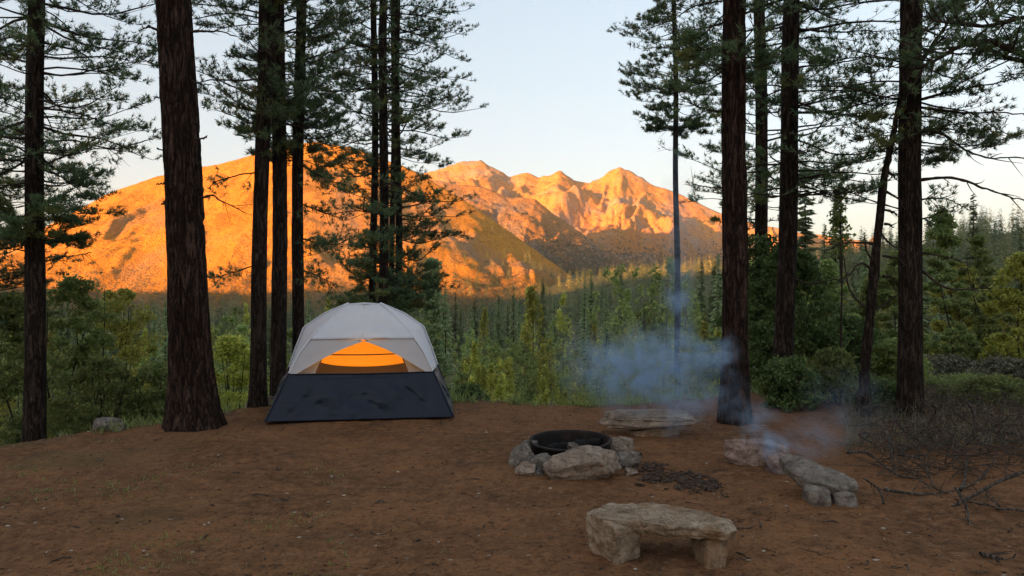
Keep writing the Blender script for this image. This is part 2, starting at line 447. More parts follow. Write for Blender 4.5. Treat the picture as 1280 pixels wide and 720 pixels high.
def crown_mb(seed, axis, rad, z0, z1, Lfun, nb, twigs=14, tuft_n=10, nl=.075, nw=.006, spacing=.22, droop=(-.34, .14), curl=.24, bias=None, bare=.3, wood_r=.011, per=4):
    rng = RS(seed)
    # whorls
    nwh = max(3, int((z1 - z0) / spacing))
    zc = np.sort(z0 + (z1 - z0) * rng.uniform(0, 1, nb) ** 1.5)     # boughs thin out with height
    wh = z0 + (np.floor((zc - z0) / (z1 - z0) * nwh) + .5) / nwh * (z1 - z0)
    zb = .6 * wh + .4 * zc
    az = rng.uniform(0, 2 * np.pi, nb)
    if bias is not None:      # more branches towards one direction
        m = rng.rand(nb) < bias[1]; az[m] = bias[0] + rng.normal(size=m.sum()) * .6
    L = Lfun(zb) * rng.uniform(.45, 1.12, nb)
    k = 7
    t = np.linspace(0, 1, k)
    dh = np.stack([np.cos(az), np.sin(az), np.zeros(nb)], -1)
    side = np.stack([-np.sin(az), np.cos(az), np.zeros(nb)], -1)
    e0 = rng.uniform(droop[0], droop[1], nb); cu = curl * rng.uniform(-.2, 1.1, nb); wv = rng.normal(size=(nb, 2)) * .10
    up = e0[:, None] * t + cu[:, None] * t ** 2.2 + .03 * np.sin(t[None] * 7 + rng.rand(nb, 1) * 6)
    lat = wv[:, :1] * t ** 2 + wv[:, 1:] * .4 * np.sin(t * 5)[None]
    S = axis(zb) + dh * (rad(zb) * .6)[:, None]
    P = S[:, None] + L[:, None, None] * (t[None, :, None] * dh[:, None] + lat[..., None] * side[:, None])
    P[..., 2] += L[:, None] * up
    rb = np.clip(wood_r * L, .006, .05)[:, None] * (1 - .8 * t)[None]
    m = MB(); m.add(*tubes(P, rb, 5), 0)
    # twigs
    tt = rng.uniform(bare, 1.0, (nb, twigs)); tt[:, 0] = 1.0
    f = tt * (k - 1); i0 = np.minimum(f.astype(int), k - 2); fr = (f - i0)[..., None]
    bi = np.arange(nb)[:, None]
    B0 = P[bi, i0] * (1 - fr) + P[bi, i0 + 1] * fr
    Td = norm(P[bi, i0 + 1] - P[bi, i0])
    sgn = np.where(rng.rand(nb, twigs) < .5, -1, 1)
    an = rng.uniform(.5, 1.15, (nb, twigs)); an[:, 0] = .1
    d = Td * np.cos(an)[..., None] + side[:, None] * (sgn * np.sin(an))[..., None]
    d[..., 2] += rng.uniform(-.05, .4, (nb, twigs)); d = norm(d)
    tl = (L[:, None] * (.34 * (1 - tt) + .12) * rng.uniform(.6, 1.2, (nb, twigs))).clip(.08, .7)
    kk = np.linspace(0, 1, 4)
    TP = B0[:, :, None] + tl[..., None, None] * (kk[None, None, :, None] * d[:, :, None])
    TP[..., 2] += tl[..., None] * (kk ** 2 * .25)[None, None]
    TP = TP.reshape(-1, 4, 3)
    m.add(*tubes(TP, np.full((len(TP), 1), .0045) * (1 - .5 * kk)[None], 3), 0)
    ts = np.linspace(.35, 1.0, per)
    Dv = norm(TP[:, -1] - TP[:, -2])
    C = (TP[:, None, 0] + (TP[:, 3] - TP[:, 0])[:, None] * ts[None, :, None]).reshape(-1, 3)
    Dd = np.repeat(Dv, per, 0)
    keep = rng.rand(len(C)) < .88
    C = C[keep] + rng.normal(size=(keep.sum(), 3)) * .012; Dd = Dd[keep]; Dd[:, 2] += .25
    V, tr = tufts(C, norm(Dd), rng, tuft_n, nl, nw, .85)
    h = _h(np.floor(C[:, 0] * 1.7), np.floor(C[:, 1] * 1.7), np.floor(C[:, 2] * 1.7), seed)
    yel = np.repeat(h > .8, tuft_n)
    m.add(V, tr[~yel], 1); m.Fc.append((tr[yel] + m.n - len(V), 2))
    return m

def lim(pts, r0, r1, seed=0, nt=8, tl=.3, fol=0, k=26, kink=.02, droop=-.1):
    """one explicit branch through world points: smooth curve, side twigs, optional needle tufts"""
    rng = RS(seed)
    P = np.array(pts, float); n = len(P)
    ss = np.linspace(0, n - 1, k); i = np.clip(ss.astype(int), 0, n - 2); f = (ss - i)[:, None]
    Pm = P[np.clip(i - 1, 0, n - 1)]; P0 = P[i]; P1 = P[i + 1]; P2 = P[np.clip(i + 2, 0, n - 1)]
    C = .5 * (2 * P0 + (P1 - Pm) * f + (2 * Pm - 5 * P0 + 4 * P1 - P2) * f ** 2 + (3 * P0 - Pm - 3 * P1 + P2) * f ** 3)
    C[1:] += np.cumsum(rng.normal(size=(k - 1, 3)) * kink * .5, 0) * np.linspace(0, 1, k - 1)[:, None]
    m = MB(); m.add(*tubes(C[None], np.linspace(r0, r1, k)[None] * (1 + .12 * rng.normal(size=(1, k))), 7), 0)
    if nt:
        ti = rng.randint(int(k * .2), k - 1, nt)
        Td = norm(C[ti + 1] - C[ti]); s = norm(np.cross(Td, rng.normal(size=(nt, 3))))
        d = norm(Td * .7 + s * .8); d[:, 2] += droop
        l = tl * rng.uniform(.3, 1.2, nt)
        kk = np.linspace(0, 1, 6)
        TP = C[ti][:, None] + l[:, None, None] * kk[None, :, None] * d[:, None] + (rng.normal(size=(nt, 3)) * .12)[:, None] * (l[:, None, None] * kk[None, :, None] ** 2)
        m.add(*tubes(TP, np.minimum(r1 * 1.1, r0 * .4) * (1 - .75 * kk)[None] * np.ones((nt, 1)), 4), 0)
        if fol:
            ii = rng.randint(0, nt, fol); u = rng.uniform(.3, 1, fol)
            Cc = TP[ii, 0] + (TP[ii, 5] - TP[ii, 0]) * u[:, None] + rng.normal(size=(fol, 3)) * .05
            Dv = norm(TP[ii, 5] - TP[ii, 0]) + np.array([0, 0, .3])
            m.add(*tufts(Cc, norm(Dv), rng, 11, .08, .006, .85), 1)
    return m

def pine(name, label, px, d, w, top_px=None, h=15, z0=2, z1=None, L=lambda z: 1.5 + 0 * z, nb=100, seed=1, bark='bark_dark', furrow=0, flare=1.25, sides=20, rings=70, taper=.45, branches=(), group=None, cat='pine tree', zbase=None, **ck):
    x, y = X(px, d), d
    gz = tz(x, y) if zbase is None else zbase
    root = thing(name, label, cat, (x, y, gz), 0, group)
    r0 = w / 2 / F * d
    lean = ((X(top_px, d) - x) / (Z(0, d) - gz), 0) if top_px else (0, 0)
    mb, axis, rad = trunk_mb(h, r0, r0 * taper, lean, flare, .03, sides, seed, rings, furrow)
    mb.build('trunk', M[bark], root)
    if nb:
        c = crown_mb(seed + 100, axis, rad, z0 - gz, (z1 or h) - gz, lambda z: L(z + gz), nb, **ck)
        c.build('crown', [M['twig'], M['needle'], M['needle_dry']], root, smooth=False)
    for j, b in enumerate(branches):
        pts = [(X(p[0], p[2]) - x, p[2] - y, Z(p[1], p[2]) - gz) for p in b['p']]
        lim(pts, b.get('r0', .02), b.get('r1', .005), seed * 31 + j, b.get('nt', 8), b.get('tl', .3), b.get('fol', 0), droop=b.get('droop', -.1)).build('branch', [M[b.get('m', 'twig')], M['needle']], root, smooth=True)
    return root

def prof(*zl):
    zz = [a for a, _ in zl]; ll = [b for _, b in zl]
    return lambda z: np.interp(z, zz, ll)

def B(*p, **k): return dict(p=p, **k)

PG = 'pine trees round the clearing'
pine('pine_tree', 'slim dark pine at the far left rising out of the green bushes', 42, 10.0, 25, 46, 14, 2.3, 13.6,
     prof((2.1, .5), (2.8, 1.0), (3.6, 1.75), (9, 1.6), (13.6, .3)), 230, 11, twigs=14, group=PG,
     branches=[B((46, 180, 10.0), (90, 175, 9.9), (140, 186, 9.8), (192, 168, 9.7), r0=.016, fol=60, nt=14),
               B((46, 210, 10.0), (80, 222, 9.9), (110, 240, 9.8), r0=.012, nt=6),
               B((44, 330, 10), (75, 322, 9.8), (112, 312, 9.6), r0=.012, nt=8, fol=10)])
pine('pine_tree', 'bushy pine half out of the frame beyond the left edge', -55, 11.5, 26, -55, 14, 1.2, 13.6,
     prof((1.1, 1.0), (2.6, 1.5), (5, 1.6), (13.6, .3)), 190, 12, group=PG)
pine('pine_tree', 'thickest pine with reddish furrowed bark and broken branch stubs, left of the tent', 243, 9.0, 46, 217, 17, 7.2, 16.5,
     prof((7, 2.2), (12, 2.2), (16.5, .4)), 120, 13, 'bark_red', .03, 1.5, 96, 300, .55, group=PG,
     branches=[B((203, 40, 8.95), (185, 30, 8.9), (172, 24, 8.9), r0=.02, r1=.006, nt=2, tl=.1),
               B((205, 110, 8.95), (192, 100, 8.9), r0=.012, nt=0), B((207, 188, 8.95), (196, 185, 8.9), r0=.012, nt=0),
               B((236, 40, 8.95), (262, 38, 8.85), (290, 42, 8.8), r0=.018, r1=.005, nt=5, tl=.2),
               B((240, 100, 8.95), (256, 112, 8.85), r0=.012, nt=1), B((243, 175, 8.95), (262, 172, 8.85), r0=.014, r1=.005, nt=2, tl=.08),
               B((244, 148, 8.95), (252, 146, 8.85), r0=.012, nt=0), B((206, 228, 8.95), (197, 232, 8.85), r0=.012, nt=0),
               B((247, 208, 8.95), (252, 206, 8.85), r0=.014, nt=0),
               B((250, 248, 8.95), (268, 244, 8.85), (285, 252, 8.8), (318, 268, 8.8), r0=.016, r1=.004, nt=6, tl=.25),
               B((206, 252, 8.95), (198, 250, 8.85), r0=.014, nt=0)])
pine('pine_tree', 'brown trunked pine on the left of three standing behind the tent', 323, 10.6, 19, 330, 16, 4.0, 15.5,
     prof((3.8, .8), (4.5, 1.35), (10, 1.5), (15.5, .3)), 110, 14, 'bark_dark', .008, 1.2, 40, 140, .6, group=PG,
     branches=[B((322, 215, 10.6), (300, 222, 10.4), (270, 232, 10.3), r0=.012, fol=30, nt=9, tl=.25), B((322, 330, 10.6), (295, 340, 10.4), (262, 350, 10.3), r0=.012, fol=45, nt=12, tl=.28)])
pine('pine_tree', 'darkest and middle of three pines standing behind the tent', 348, 11.2, 19, 349, 17, 3.9, 16.5,
     prof((3.8, .9), (4.5, 1.4), (10, 1.5), (16.5, .3)), 110, 15, 'bark_dark', .008, 1.2, 40, 140, .6, group=PG)
pine('pine_tree', 'thinner pine on the right of three behind the tent, with low drooping boughs', 372, 11.6, 15, 375, 15, 3.6, 14.5,
     prof((3.5, .8), (4.4, 1.15), (9, 1.3), (14.5, .3)), 110, 16, 'bark_dark', .006, 1.2, 32, 120, .65, group=PG,
     branches=[B((376, 205, 11.6), (400, 222, 11.3), (432, 236, 11.1), r0=.018, fol=120, nt=22, tl=.25),
               B((377, 298, 11.6), (400, 305, 11.3), (440, 316, 11.1), r0=.018, fol=170, nt=26, tl=.28),
               B((377, 255, 11.6), (395, 262, 11.3), (425, 268, 11.2), r0=.014, fol=45, nt=14, tl=.2),
               B((377, 338, 11.6), (395, 346, 11.3), (418, 362, 11.2), r0=.014, fol=90, nt=18, tl=.25)])
for (px, d, w, tp, lab, sd, nb) in ((466, 15.5, 10, 468, 'slender pine leftmost in the dense clump behind the tent', 17, 85), (478, 14.6, 13, 480, 'tallest looking trunk in the dense pine clump right behind the tent', 18, 135),
                            (489, 17, 8, 492, 'thin dark pine third from left in the dense clump behind the tent', 19, 80), (498, 16, 10, 497, 'rightmost pine of the dense clump behind the tent, boughs reaching right', 20, 185)):
    pine('pine_tree', lab, px, d, w, tp, 15, 1.2, 14.5, prof((1.0, .4), (2.0, 1.15), (3.6, 1.6), (5.5, 1.7), (8, 1.55), (14.5, .25)), nb, sd, taper=.6, group=PG, twigs=10, nl=.085, nw=.0075, bias=(0.0, .22) if px > 490 else None, rings=60, bare=.2, per=4, spacing=.13, curl=.25)
pine('pine_tree', 'lone thin pine with a tall bare trunk, behind the drifting smoke', 849, 27, 8.5, 843, 22, 7.4, 20,
     prof((7.2, .8), (8.2, 1.6), (10, 2.1), (14, 2.0), (20, .3)), 190, 21, taper=.6, nl=.13, nw=.012, group=PG, rings=60, per=4, twigs=12, wood_r=.009, curl=.3,
     branches=[B((849, 160, 27), (830, 160, 27), (815, 150, 27), (798, 152, 27), r0=.02, r1=.008, nt=8, tl=.6), B((849, 180, 27), (838, 188, 27), (822, 180, 27), r0=.015, r1=.006, nt=6, tl=.4, fol=14)])
pine('pine_tree', 'stout reddish pine at the back of the clearing, right of the smoke', 918, 9.3, 31, 919, 17, 4.4, 16,
     prof((4.2, .9), (5.5, 1.3), (16, .3)), 120, 22, 'bark_red', .02, 1.35, 64, 220, .6, group=PG,
     branches=[B((906, 235, 9.3), (880, 233, 9.2), (862, 230, 9.2), r0=.012, r1=.004, nt=4, tl=.2),
               B((906, 140, 9.3), (880, 136, 9.2), (852, 120, 9.2), r0=.014, r1=.004, nt=10, tl=.3, fol=30),
               B((906, 70, 9.3), (880, 66, 9.2), (858, 52, 9.2), r0=.014, r1=.004, nt=10, tl=.3, fol=40)])
pine('pine_tree', 'thin dark pine between the stout reddish pine and the forked pair right of it', 954, 14, 17, 949, 16, 2.9, 15.5,
     prof((2.8, 1.0), (4, 1.7), (6, 1.8), (15.5, .3)), 120, 23, taper=.6, group=PG, twigs=12, bare=.3, nl=.09, nw=.0075)
pine('pine_tree', 'leaning dark pine with long level branches reaching right', 977, 11, 23, 992, 16, 3.0, 15,
     prof((2.8, 1.2), (4, 1.9), (7, 2.1), (15, .3)), 130, 24, 'bark_dark', .008, 1.2, 36, 140, .6, group=PG, twigs=13, bare=.3, curl=.08, droop=(-.12, .08), bias=(-.2, .35),
     branches=[B((985, 170, 11), (1010, 180, 10.8), (1050, 193, 10.7), (1110, 190, 10.6), (1130, 200, 10.6), r0=.018, nt=10, fol=22),
               B((985, 132, 11), (1030, 138, 10.8), (1080, 142, 10.7), (1125, 140, 10.6), r0=.016, nt=12, fol=30, tl=.25),
               B((986, 115, 11), (1040, 112, 10.8), (1100, 112, 10.7), r0=.016, nt=12, fol=40, tl=.25),
               B((986, 85, 11), (1040, 80, 10.8), (1130, 62, 10.7), r0=.016, nt=14, fol=60, tl=.3),
               B((987, 35, 11), (1050, 40, 10.8), (1120, 38, 10.7), r0=.018, nt=14, fol=50, tl=.3),
               B((983, 228, 11), (1015, 236, 10.8), (1050, 250, 10.7), (1100, 260, 10.6), r0=.016, r1=.004, nt=6, tl=.2),
               B((980, 340, 11), (1010, 355, 10.8), (1045, 350, 10.7), (1075, 335, 10.6), r0=.014, r1=.004, nt=8, tl=.2),
               B((981, 305, 11), (1000, 306, 10.8), (1060, 304, 10.7), r0=.014, r1=.004, nt=8, tl=.2)])
# the dead leaning one
root = pine('dead_tree', 'leaning dead tree with bare crooked branches beside the dark trunk at right', 1079, 9.6, 15, None, 1, nb=0, seed=25, cat='dead tree', group=None)
for ch in list(root.children): bpy.data.objects.remove(ch)
def snag():
    x, y = root.location.x, root.location.y; gz = root.location.z
    w = lambda px, py, d=9.6: (X(px, d) - x, d - y, Z(py, d) - gz)
    lim([w(1079, 520), w(1082, 450), w(1090, 370), (w(1100, 260)), w(1108, 200), w(1118, 150), w(1128, 95), w(1124, 60)], .078, .012, 3, 0, k=60, kink=.012).build('trunk', M['bark_dark'], root)
    for j, b in enumerate([((1084, 385), (1068, 372), (1058, 350), (1052, 318)), ((1092, 340), (1080, 330), (1070, 332), (1058, 342), (1040, 350)), ((1086, 390), (1105, 380), (1122, 362)),
                           ((1098, 288), (1110, 300), (1130, 312)), ((1100, 305), (1060, 302), (1030, 306)), ((1103, 320), (1122, 322), (1132, 330)), ((1104, 345), (1122, 350)), ((1108, 240), (1122, 246), (1130, 250)),
                           ((1110, 215), (1124, 222)), ((1104, 262), (1120, 266), (1130, 268)), ((1106, 280), (1124, 280)), ((1118, 150), (1128, 120), (1134, 90)), ((1112, 185), (1095, 170), (1080, 172)), ((1096, 330), (1085, 318), (1078, 296))]):
        lim([w(*p, 9.6 + .1 * i * (-1) ** j) for i, p in enumerate(b)], .02, .005, 60 + j, 5, .16, k=18).build('branch', M['twig'], root)
snag()
pine('pine_tree', 'dark straight pine with bare sagging branches, nearest the right edge', 1137, 9.6, 27, 1139, 16, 3.4, 15,
     prof((3.2, .8), (4.2, 1.3), (7, 1.6), (15, .3)), 120, 26, 'bark_dark', .010, 1.2, 48, 200, .75, group=PG, twigs=13, bare=.3, curl=.1,
     branches=[B((1149, 225, 9.6), (1185, 222, 9.4), (1215, 228, 9.3), (1250, 240, 9.2), (1285, 252, 9.1), r0=.022, r1=.008, nt=6, tl=.25),
               B((1149, 165, 9.6), (1178, 166, 9.4), (1210, 188, 9.3), (1245, 200, 9.2), (1290, 203, 9.1), r0=.02, r1=.007, nt=8, tl=.3),
               B((1149, 134, 9.6), (1190, 140, 9.4), (1240, 145, 9.3), (1290, 150, 9.2), r0=.02, r1=.006, nt=10, tl=.3, fol=30),
               B((1149, 125, 9.6), (1180, 118, 9.4), (1230, 110, 9.3), (1290, 100, 9.2), r0=.02, r1=.006, nt=12, tl=.3, fol=50),
               B((1149, 165, 9.6), (1180, 158, 9.4), (1215, 152, 9.3), (1240, 165, 9.2), r0=.016, r1=.005, nt=14, tl=.25, fol=80),
               B((1149, 178, 9.6), (1180, 180, 9.4), (1210, 185, 9.3), r0=.012, r1=.005, nt=10, tl=.2, fol=40),
               B((1149, 335, 9.6), (1175, 356, 9.4), (1200, 362, 9.3), (1235, 355, 9.2), r0=.02, r1=.006, nt=5, tl=.2),
               B((1149, 316, 9.6), (1180, 317, 9.4), (1212, 318, 9.3), r0=.014, r1=.005, nt=3, tl=.1),
               B((1127, 262, 9.6), (1080, 248, 9.8), (1040, 232, 9.9), (1000, 225, 10), r0=.012, r1=.004, nt=5, tl=.2),
               B((1149, 250, 9.6), (1175, 246, 9.4), (1205, 252, 9.3), r0=.014, r1=.005, nt=12, tl=.2, fol=36),
               B((1149, 275, 9.6), (1165, 270, 9.4), (1182, 262, 9.3), r0=.012, r1=.005, nt=9, tl=.2, fol=30),
               B((1149, 80, 9.6), (1180, 40, 9.4), (1210, 5, 9.3), r0=.03, r1=.012, nt=8, tl=.3, fol=30)])
pine('pine_tree', 'big pine beyond the right edge whose heavy dark limb hangs into the top corner', 1430, 8.6, 40, 1425, 16, 4.6, 15,
     prof((4.4, 1.6), (6, 2.3), (15, .4)), 130, 27, group=PG, taper=.6, bias=(math.pi, .3),
     branches=[B((1420, 20, 8.6), (1340, 75, 8.5), (1285, 70, 8.4), (1235, 52, 8.3), (1190, 62, 8.3), (1150, 85, 8.3), r0=.055, r1=.012, nt=34, tl=.45, fol=230, droop=-.05),
               B((1420, 110, 8.6), (1330, 85, 8.5), (1275, 72, 8.4), (1235, 55, 8.3), r0=.035, r1=.015, nt=8, tl=.3, fol=30),
               B((1420, -20, 8.6), (1340, 15, 8.4), (1280, 20, 8.2), (1220, 30, 8.2), (1160, 22, 8.2), r0=.045, r1=.012, nt=34, tl=.4, fol=260, droop=-.05),
               B((1420, -60, 8.6), (1330, -20, 8.8), (1260, -5, 8.9), (1190, 10, 8.9), r0=.04, r1=.012, nt=30, tl=.4, fol=220, droop=-.1)])

# ------------------------------------------------------------------ leafy bushes and young trees
def leafy(name, label, cat, px, d, top, width, seed, mat='leaf_mid', n=5000, ls=.08, base=None, group=None, shape='bush', clump=.24, nc=110, stems=4, bark='twig', low=.03):
    """top: picture row of its top, width: in photo pixels"""
    rng = RS(seed)
    x, y = X(px, d), d
    gz = tz(x, y); H = Z(top, d) - gz; W = width / F * d / 2
    root = thing(name, label, cat, (x, y, gz), 0, group)
    n = int(n * 1.35); ls = ls * 1.1
    # clump centres
    t = rng.uniform(low, 1, nc) ** .85; a = rng.uniform(0, 2 * np.pi, nc)
    if shape == 'bush': pr = np.sqrt(np.clip(1 - (t * .98) ** 2.4, 0.02, 1))
    elif shape == 'column': pr = np.sin(np.clip(t * 1.02, 0, 1) * np.pi) ** .55 * (1 - .45 * t)
    else: pr = (1 - t) ** .8 + .06
    rr = W * pr * np.sqrt(rng.uniform(.05, 1, nc)) * rng.uniform(.75, 1.12, nc)
    C = np.stack([rr * np.cos(a), rr * np.sin(a), t * H], -1)
    # stems from the base to clumps
    mb = MB(); k = 8; kk = np.linspace(0, 1, k)
    ns = min(nc, 8 * stems)
    sx = rng.normal(size=(stems, 2)) * (.12 * W if stems > 1 else 0)
    st = np.zeros((stems, k, 3)); st[:, :, 0] = sx[:, :1] * (.4 + kk * 3); st[:, :, 1] = sx[:, 1:] * (.4 + kk * 3); st[:, :, 2] = -.2 + (H * .93 + .2) * kk
    st[..., :2] += .03 * H * np.sin(kk * 4 + rng.rand(stems, 1) * 6)[..., None] * rng.normal(size=(stems, 1, 2)) * 1.4
    mb.add(*tubes(st, (.012 + .012 * H / 3) * (1 - .8 * kk)[None] * np.ones((stems, 1)), 6))
    ii = rng.randint(0, nc, ns); si = rng.randint(0, stems, ns); ti = np.clip((C[ii, 2] / H * .8 * (k - 1)).astype(int), 1, k - 2)
    S = st[si, ti]; E = C[ii]
    u = np.linspace(0, 1, 5)[None, :, None]
    Bp = S[:, None] * (1 - u) + E[:, None] * u; Bp[..., 2] += (.08 * np.linalg.norm(E - S, axis=1))[:, None] * np.sin(u[0, :, 0] * 3.1)[None]
    mb.add(*tubes(Bp, .006 * (1 - .6 * u[0, :, 0])[None] * np.ones((ns, 1)), 4))
    mb.build('trunk' if stems == 1 else 'stem', M[bark], root)
    ci = rng.randint(0, nc, n)
    sc = clump * (.6 + .8 * rng.rand(nc)) * (W * .5 + .25)
    Cn = C[ci] + norm(rng.normal(size=(n, 3))) * (rng.rand(n, 1) ** .5) * sc[ci][:, None] * np.array([1.15, 1.15, .7])
    Cn[:, 2] = np.abs(Cn[:, 2]) + .02
    cr = MB(); cr.add(*leaves(Cn, ls * rng.uniform(.6, 1.3, n), rng))
    cr.build('crown' if stems == 1 else 'foliage', M[mat], root, smooth=False)
    return root

BG = 'bushes on the slope left of the clearing'
for a in [('leafy_bush', 'green leafy bush filling the left edge below the slim pine', 'bush', 8, 11.5, 372, 120, 301, 'leaf_mid', 4500, .075),
          ('leafy_bush', 'tall green bush directly right of the slim left pine', 'bush', 92, 13, 342, 125, 302, 'leaf_mid', 6000, .08),
          ('leafy_bush', 'olive green bush between the slim pine and the thick red pine', 'bush', 150, 15.5, 366, 120, 303, 'leaf_yellow', 5500, .085),
          ('leafy_bush', 'low green bush above the pale rock at the left clearing edge', 'bush', 120, 11.5, 452, 130, 304, 'leaf_mid', 5500, .06),
          ('leafy_bush', 'low green bush touching the left side of the thick red pine', 'bush', 190, 12, 458, 90, 305, 'leaf_mid', 5000, .06),
          ('leafy_bush', 'yellowish bush seen between the thick red pine and the tent trunks', 'bush', 290, 17, 425, 110, 306, 'leaf_yellow', 6500, .08),
          ('leafy_bush', 'dark low shrub on the ledge just right of the tent', 'bush', 588, 12.8, 484, 60, 307, 'leaf_dark', 3500, .05),
          ('leafy_bush', 'broad dark green bush behind the stout reddish pine', 'bush', 945, 13.5, 300, 120, 308, 'leaf_dark', 9000, .075),
          ('leafy_bush', 'dark green bush round the foot of the leaning level branched pine', 'bush', 990, 12.6, 318, 125, 309, 'leaf_dark', 9500, .075),
          ('leafy_bush', 'dim green shrub crowded behind the leaning dead tree', 'bush', 1062, 13.6, 400, 110, 310, 'leaf_dark', 6500, .07),
          ('leafy_bush', 'shrub just behind the straight pine nearest the right edge', 'bush', 1120, 12.5, 430, 70, 311, 'leaf_mid', 3000, .065),
          ('sage_bush', 'pale grey brushy shrub on the open slope at right', 'bush', 1180, 17, 448, 110, 312, 'leaf_pale', 5000, .07),
          ('sage_bush', 'pale dry shrub at the right edge above the dead branches', 'bush', 1262, 15.5, 452, 120, 313, 'leaf_pale', 5000, .065),
          ('leafy_bush', 'low green shrub in front of the pale brush at the right edge', 'bush', 1215, 12.5, 490, 130, 314, 'leaf_mid', 5000, .055),
          ('leafy_bush', 'low olive shrub right of the straight dark pine base', 'bush', 1290, 11.5, 492, 110, 315, 'leaf_mid', 4500, .055)]:
    leafy(*a)
for a in [('leafy_bush', 'dark leafy bush hiding the foot of the leaning level branched pine', 'bush', 985, 10.4, 452, 80, 341, 'leaf_dark', 5000, .05),
          ('leafy_bush', 'green leafy bush between the leaning pine and the dead tree', 'bush', 1040, 10.8, 440, 80, 342, 'leaf_mid', 3200, .055),
          ('leafy_bush', 'low leafy shrub behind the dead brush at the right edge', 'bush', 1240, 10.6, 478, 120, 344, 'leaf_mid', 4500, .05),
          ('leafy_bush', 'dim low shrub between the dead tree and the straight dark pine', 'bush', 1105, 10.2, 480, 75, 345, 'leaf_dark', 3500, .045)]:
    leafy(*a)
def young(label, px, d, top, width, seed, mat, n, ls, shape='column', stems=1, nc=70, clump=.2, low=.12, bark='twig', name='young_tree', cat='tree', group=None):
    return leafy(name, label, cat, px, d, top, width, seed, mat, n, ls, None, group, shape, clump, nc, stems, bark, low)
young('thin sapling with a small leafy top against the sky, left of the leaning dead tree', 1049, 12, 238, 42, 331, 'leaf_mid', 520, .07, nc=60, low=.62, clump=.30)
young('green leafy tree just right of the straight dark pine', 1178, 18, 262, 80, 332, 'leaf_mid', 6500, .10)
young('tall green tree below the wooded skyline, right of the straight dark pine', 1222, 23, 300, 95, 333, 'leaf_mid', 7500, .12)
young('bright yellow green tree at the right edge', 1278, 16.5, 320, 125, 334, 'leaf_yellow', 8500, .09)
young('yellowish tree partly behind the straight dark pine', 1120, 24, 318, 90, 335, 'leaf_mid', 7000, .12)
young('olive tree seen between the leaning pine and the dead tree', 1035, 21, 330, 85, 336, 'leaf_mid', 7000, .11)
young('yellow green tree filling the gap right of the straight dark pine', 1200, 27, 330, 100, 338, 'leaf_yellow', 8000, .13)
young('broad olive green tree low between the dead tree and the dark pine', 1095, 26, 345, 110, 339, 'leaf_mid', 8000, .13)
young('light green tree between the stout reddish pine and the leaning pine', 1005, 25, 335, 100, 340, 'leaf_yellow', 7000, .13)
young('rounded light green tree beyond the pale grey brush', 1245, 32, 365, 120, 346, 'leaf_yellow', 8000, .15)
young('dark young conifer rising straight behind the right side of the tent', 541, 21, 322, 62, 337, 'fir', 7500, .11, shape='cone', nc=120, clump=.22, low=.03, name='conifer', cat='conifer')

# ------------------------------------------------------------------ valley forest
def conifer_mesh(seed, H=20, W=3.0, nbr=240, sprays=5, low=.06):
    rng = RS(seed)
    m = MB()
    t = rng.uniform(low, 1, nbr) ** .9
    az = rng.uniform(0, 2 * np.pi, nbr)
    L = W * ((1 - t) ** .85 * .95 + .05) * rng.uniform(.55, 1.1, nbr)
    dr = rng.uniform(-.55, -.05, nbr) + .35 * t
    dh = np.stack([np.cos(az), np.sin(az), dr], -1)
    S = np.stack([0 * t, 0 * t, t * H], -1)
    u = np.linspace(.35, 1, sprays)
    base = S[:, None] + (L[:, None] * (u - .25)[None])[..., None] * dh[:, None]
    side = np.stack([-np.sin(az), np.cos(az), 0 * az], -1)
    out = []
    for sg in (-1, 1):
        d = norm(dh[:, None] * .8 + sg * side[:, None] * rng.uniform(.2, 1.0, (nbr, sprays, 1)) + rng.normal(size=(nbr, sprays, 3)) * .12)
        l = (L[:, None] * .42 * rng.uniform(.6, 1.2, (nbr, sprays)) + .008 * H)[..., None]
        e = norm(np.cross(d, rng.normal(size=(nbr, sprays, 3)))) * l * .24; d = norm(d - np.array([0, 0, .25]))
        out.append(np.stack([base - e, base + e, base + d * l], 2).reshape(-1, 3))
    V = np.concatenate(out)
    return V, np.arange(len(V)).reshape(-1, 3)

def aspen_arr(seed, H=13, W=1.9, n=1700, nc=80, ls=.30, rnd=False):
    rng = RS(seed)
    t = rng.uniform(.05, 1, nc); a = rng.uniform(0, 2 * np.pi, nc)
    pr = np.sin(np.clip(t * .93 + .06, 0, 1) * np.pi) ** .6 * (1.15 - .8 * t)
    if rnd: n = 2300; nc = len(t); pr = np.sqrt(np.clip(1 - (np.abs(t - .45) / .57) ** 2.2, .02, 1))
    r = W * pr * np.sqrt(rng.rand(nc)) * rng.uniform(.7, 1.15, nc)
    C = np.stack([r * np.cos(a), r * np.sin(a), t * H], -1)
    ci = rng.randint(0, nc, n)
    P = C[ci] + norm(rng.normal(size=(n, 3))) * rng.rand(n, 1) ** .6 * np.array([.5, .5, .85]) * (1.2 - .7 * t[ci])[:, None]
    return leaves(P, ls * rng.uniform(.5, 1.2, n), rng, .6)

def template(name, cat, kind, seed):
    root = thing(name, '', cat)
    if kind == 'fir':
        H = 20
        tb, _, _ = trunk_mb(H * .97, .22, .02, sides=7, rings=10, seed=seed, flare=1.2); tb.build('trunk', M['bark_dark'], root)
        MB().add(*conifer_mesh(seed, H, 1.9 + .4 * (seed % 3), 340)).build('crown', M['fir'], root, smooth=False)
    else:
        H = 13
        tb, _, _ = trunk_mb(H * .9, .11, .02, sides=7, rings=10, seed=seed, flare=1.1); tb.build('trunk', M['bark_pale'], root)
        MB().add(*aspen_arr(seed, H, (1.15 if kind == 'aspen' else 1.85) + .3 * (seed % 3), rnd=kind != 'aspen')).build('crown', M['leaf_yellow' if kind == 'aspen' else 'leaf_mid'], root, smooth=False)
    return root

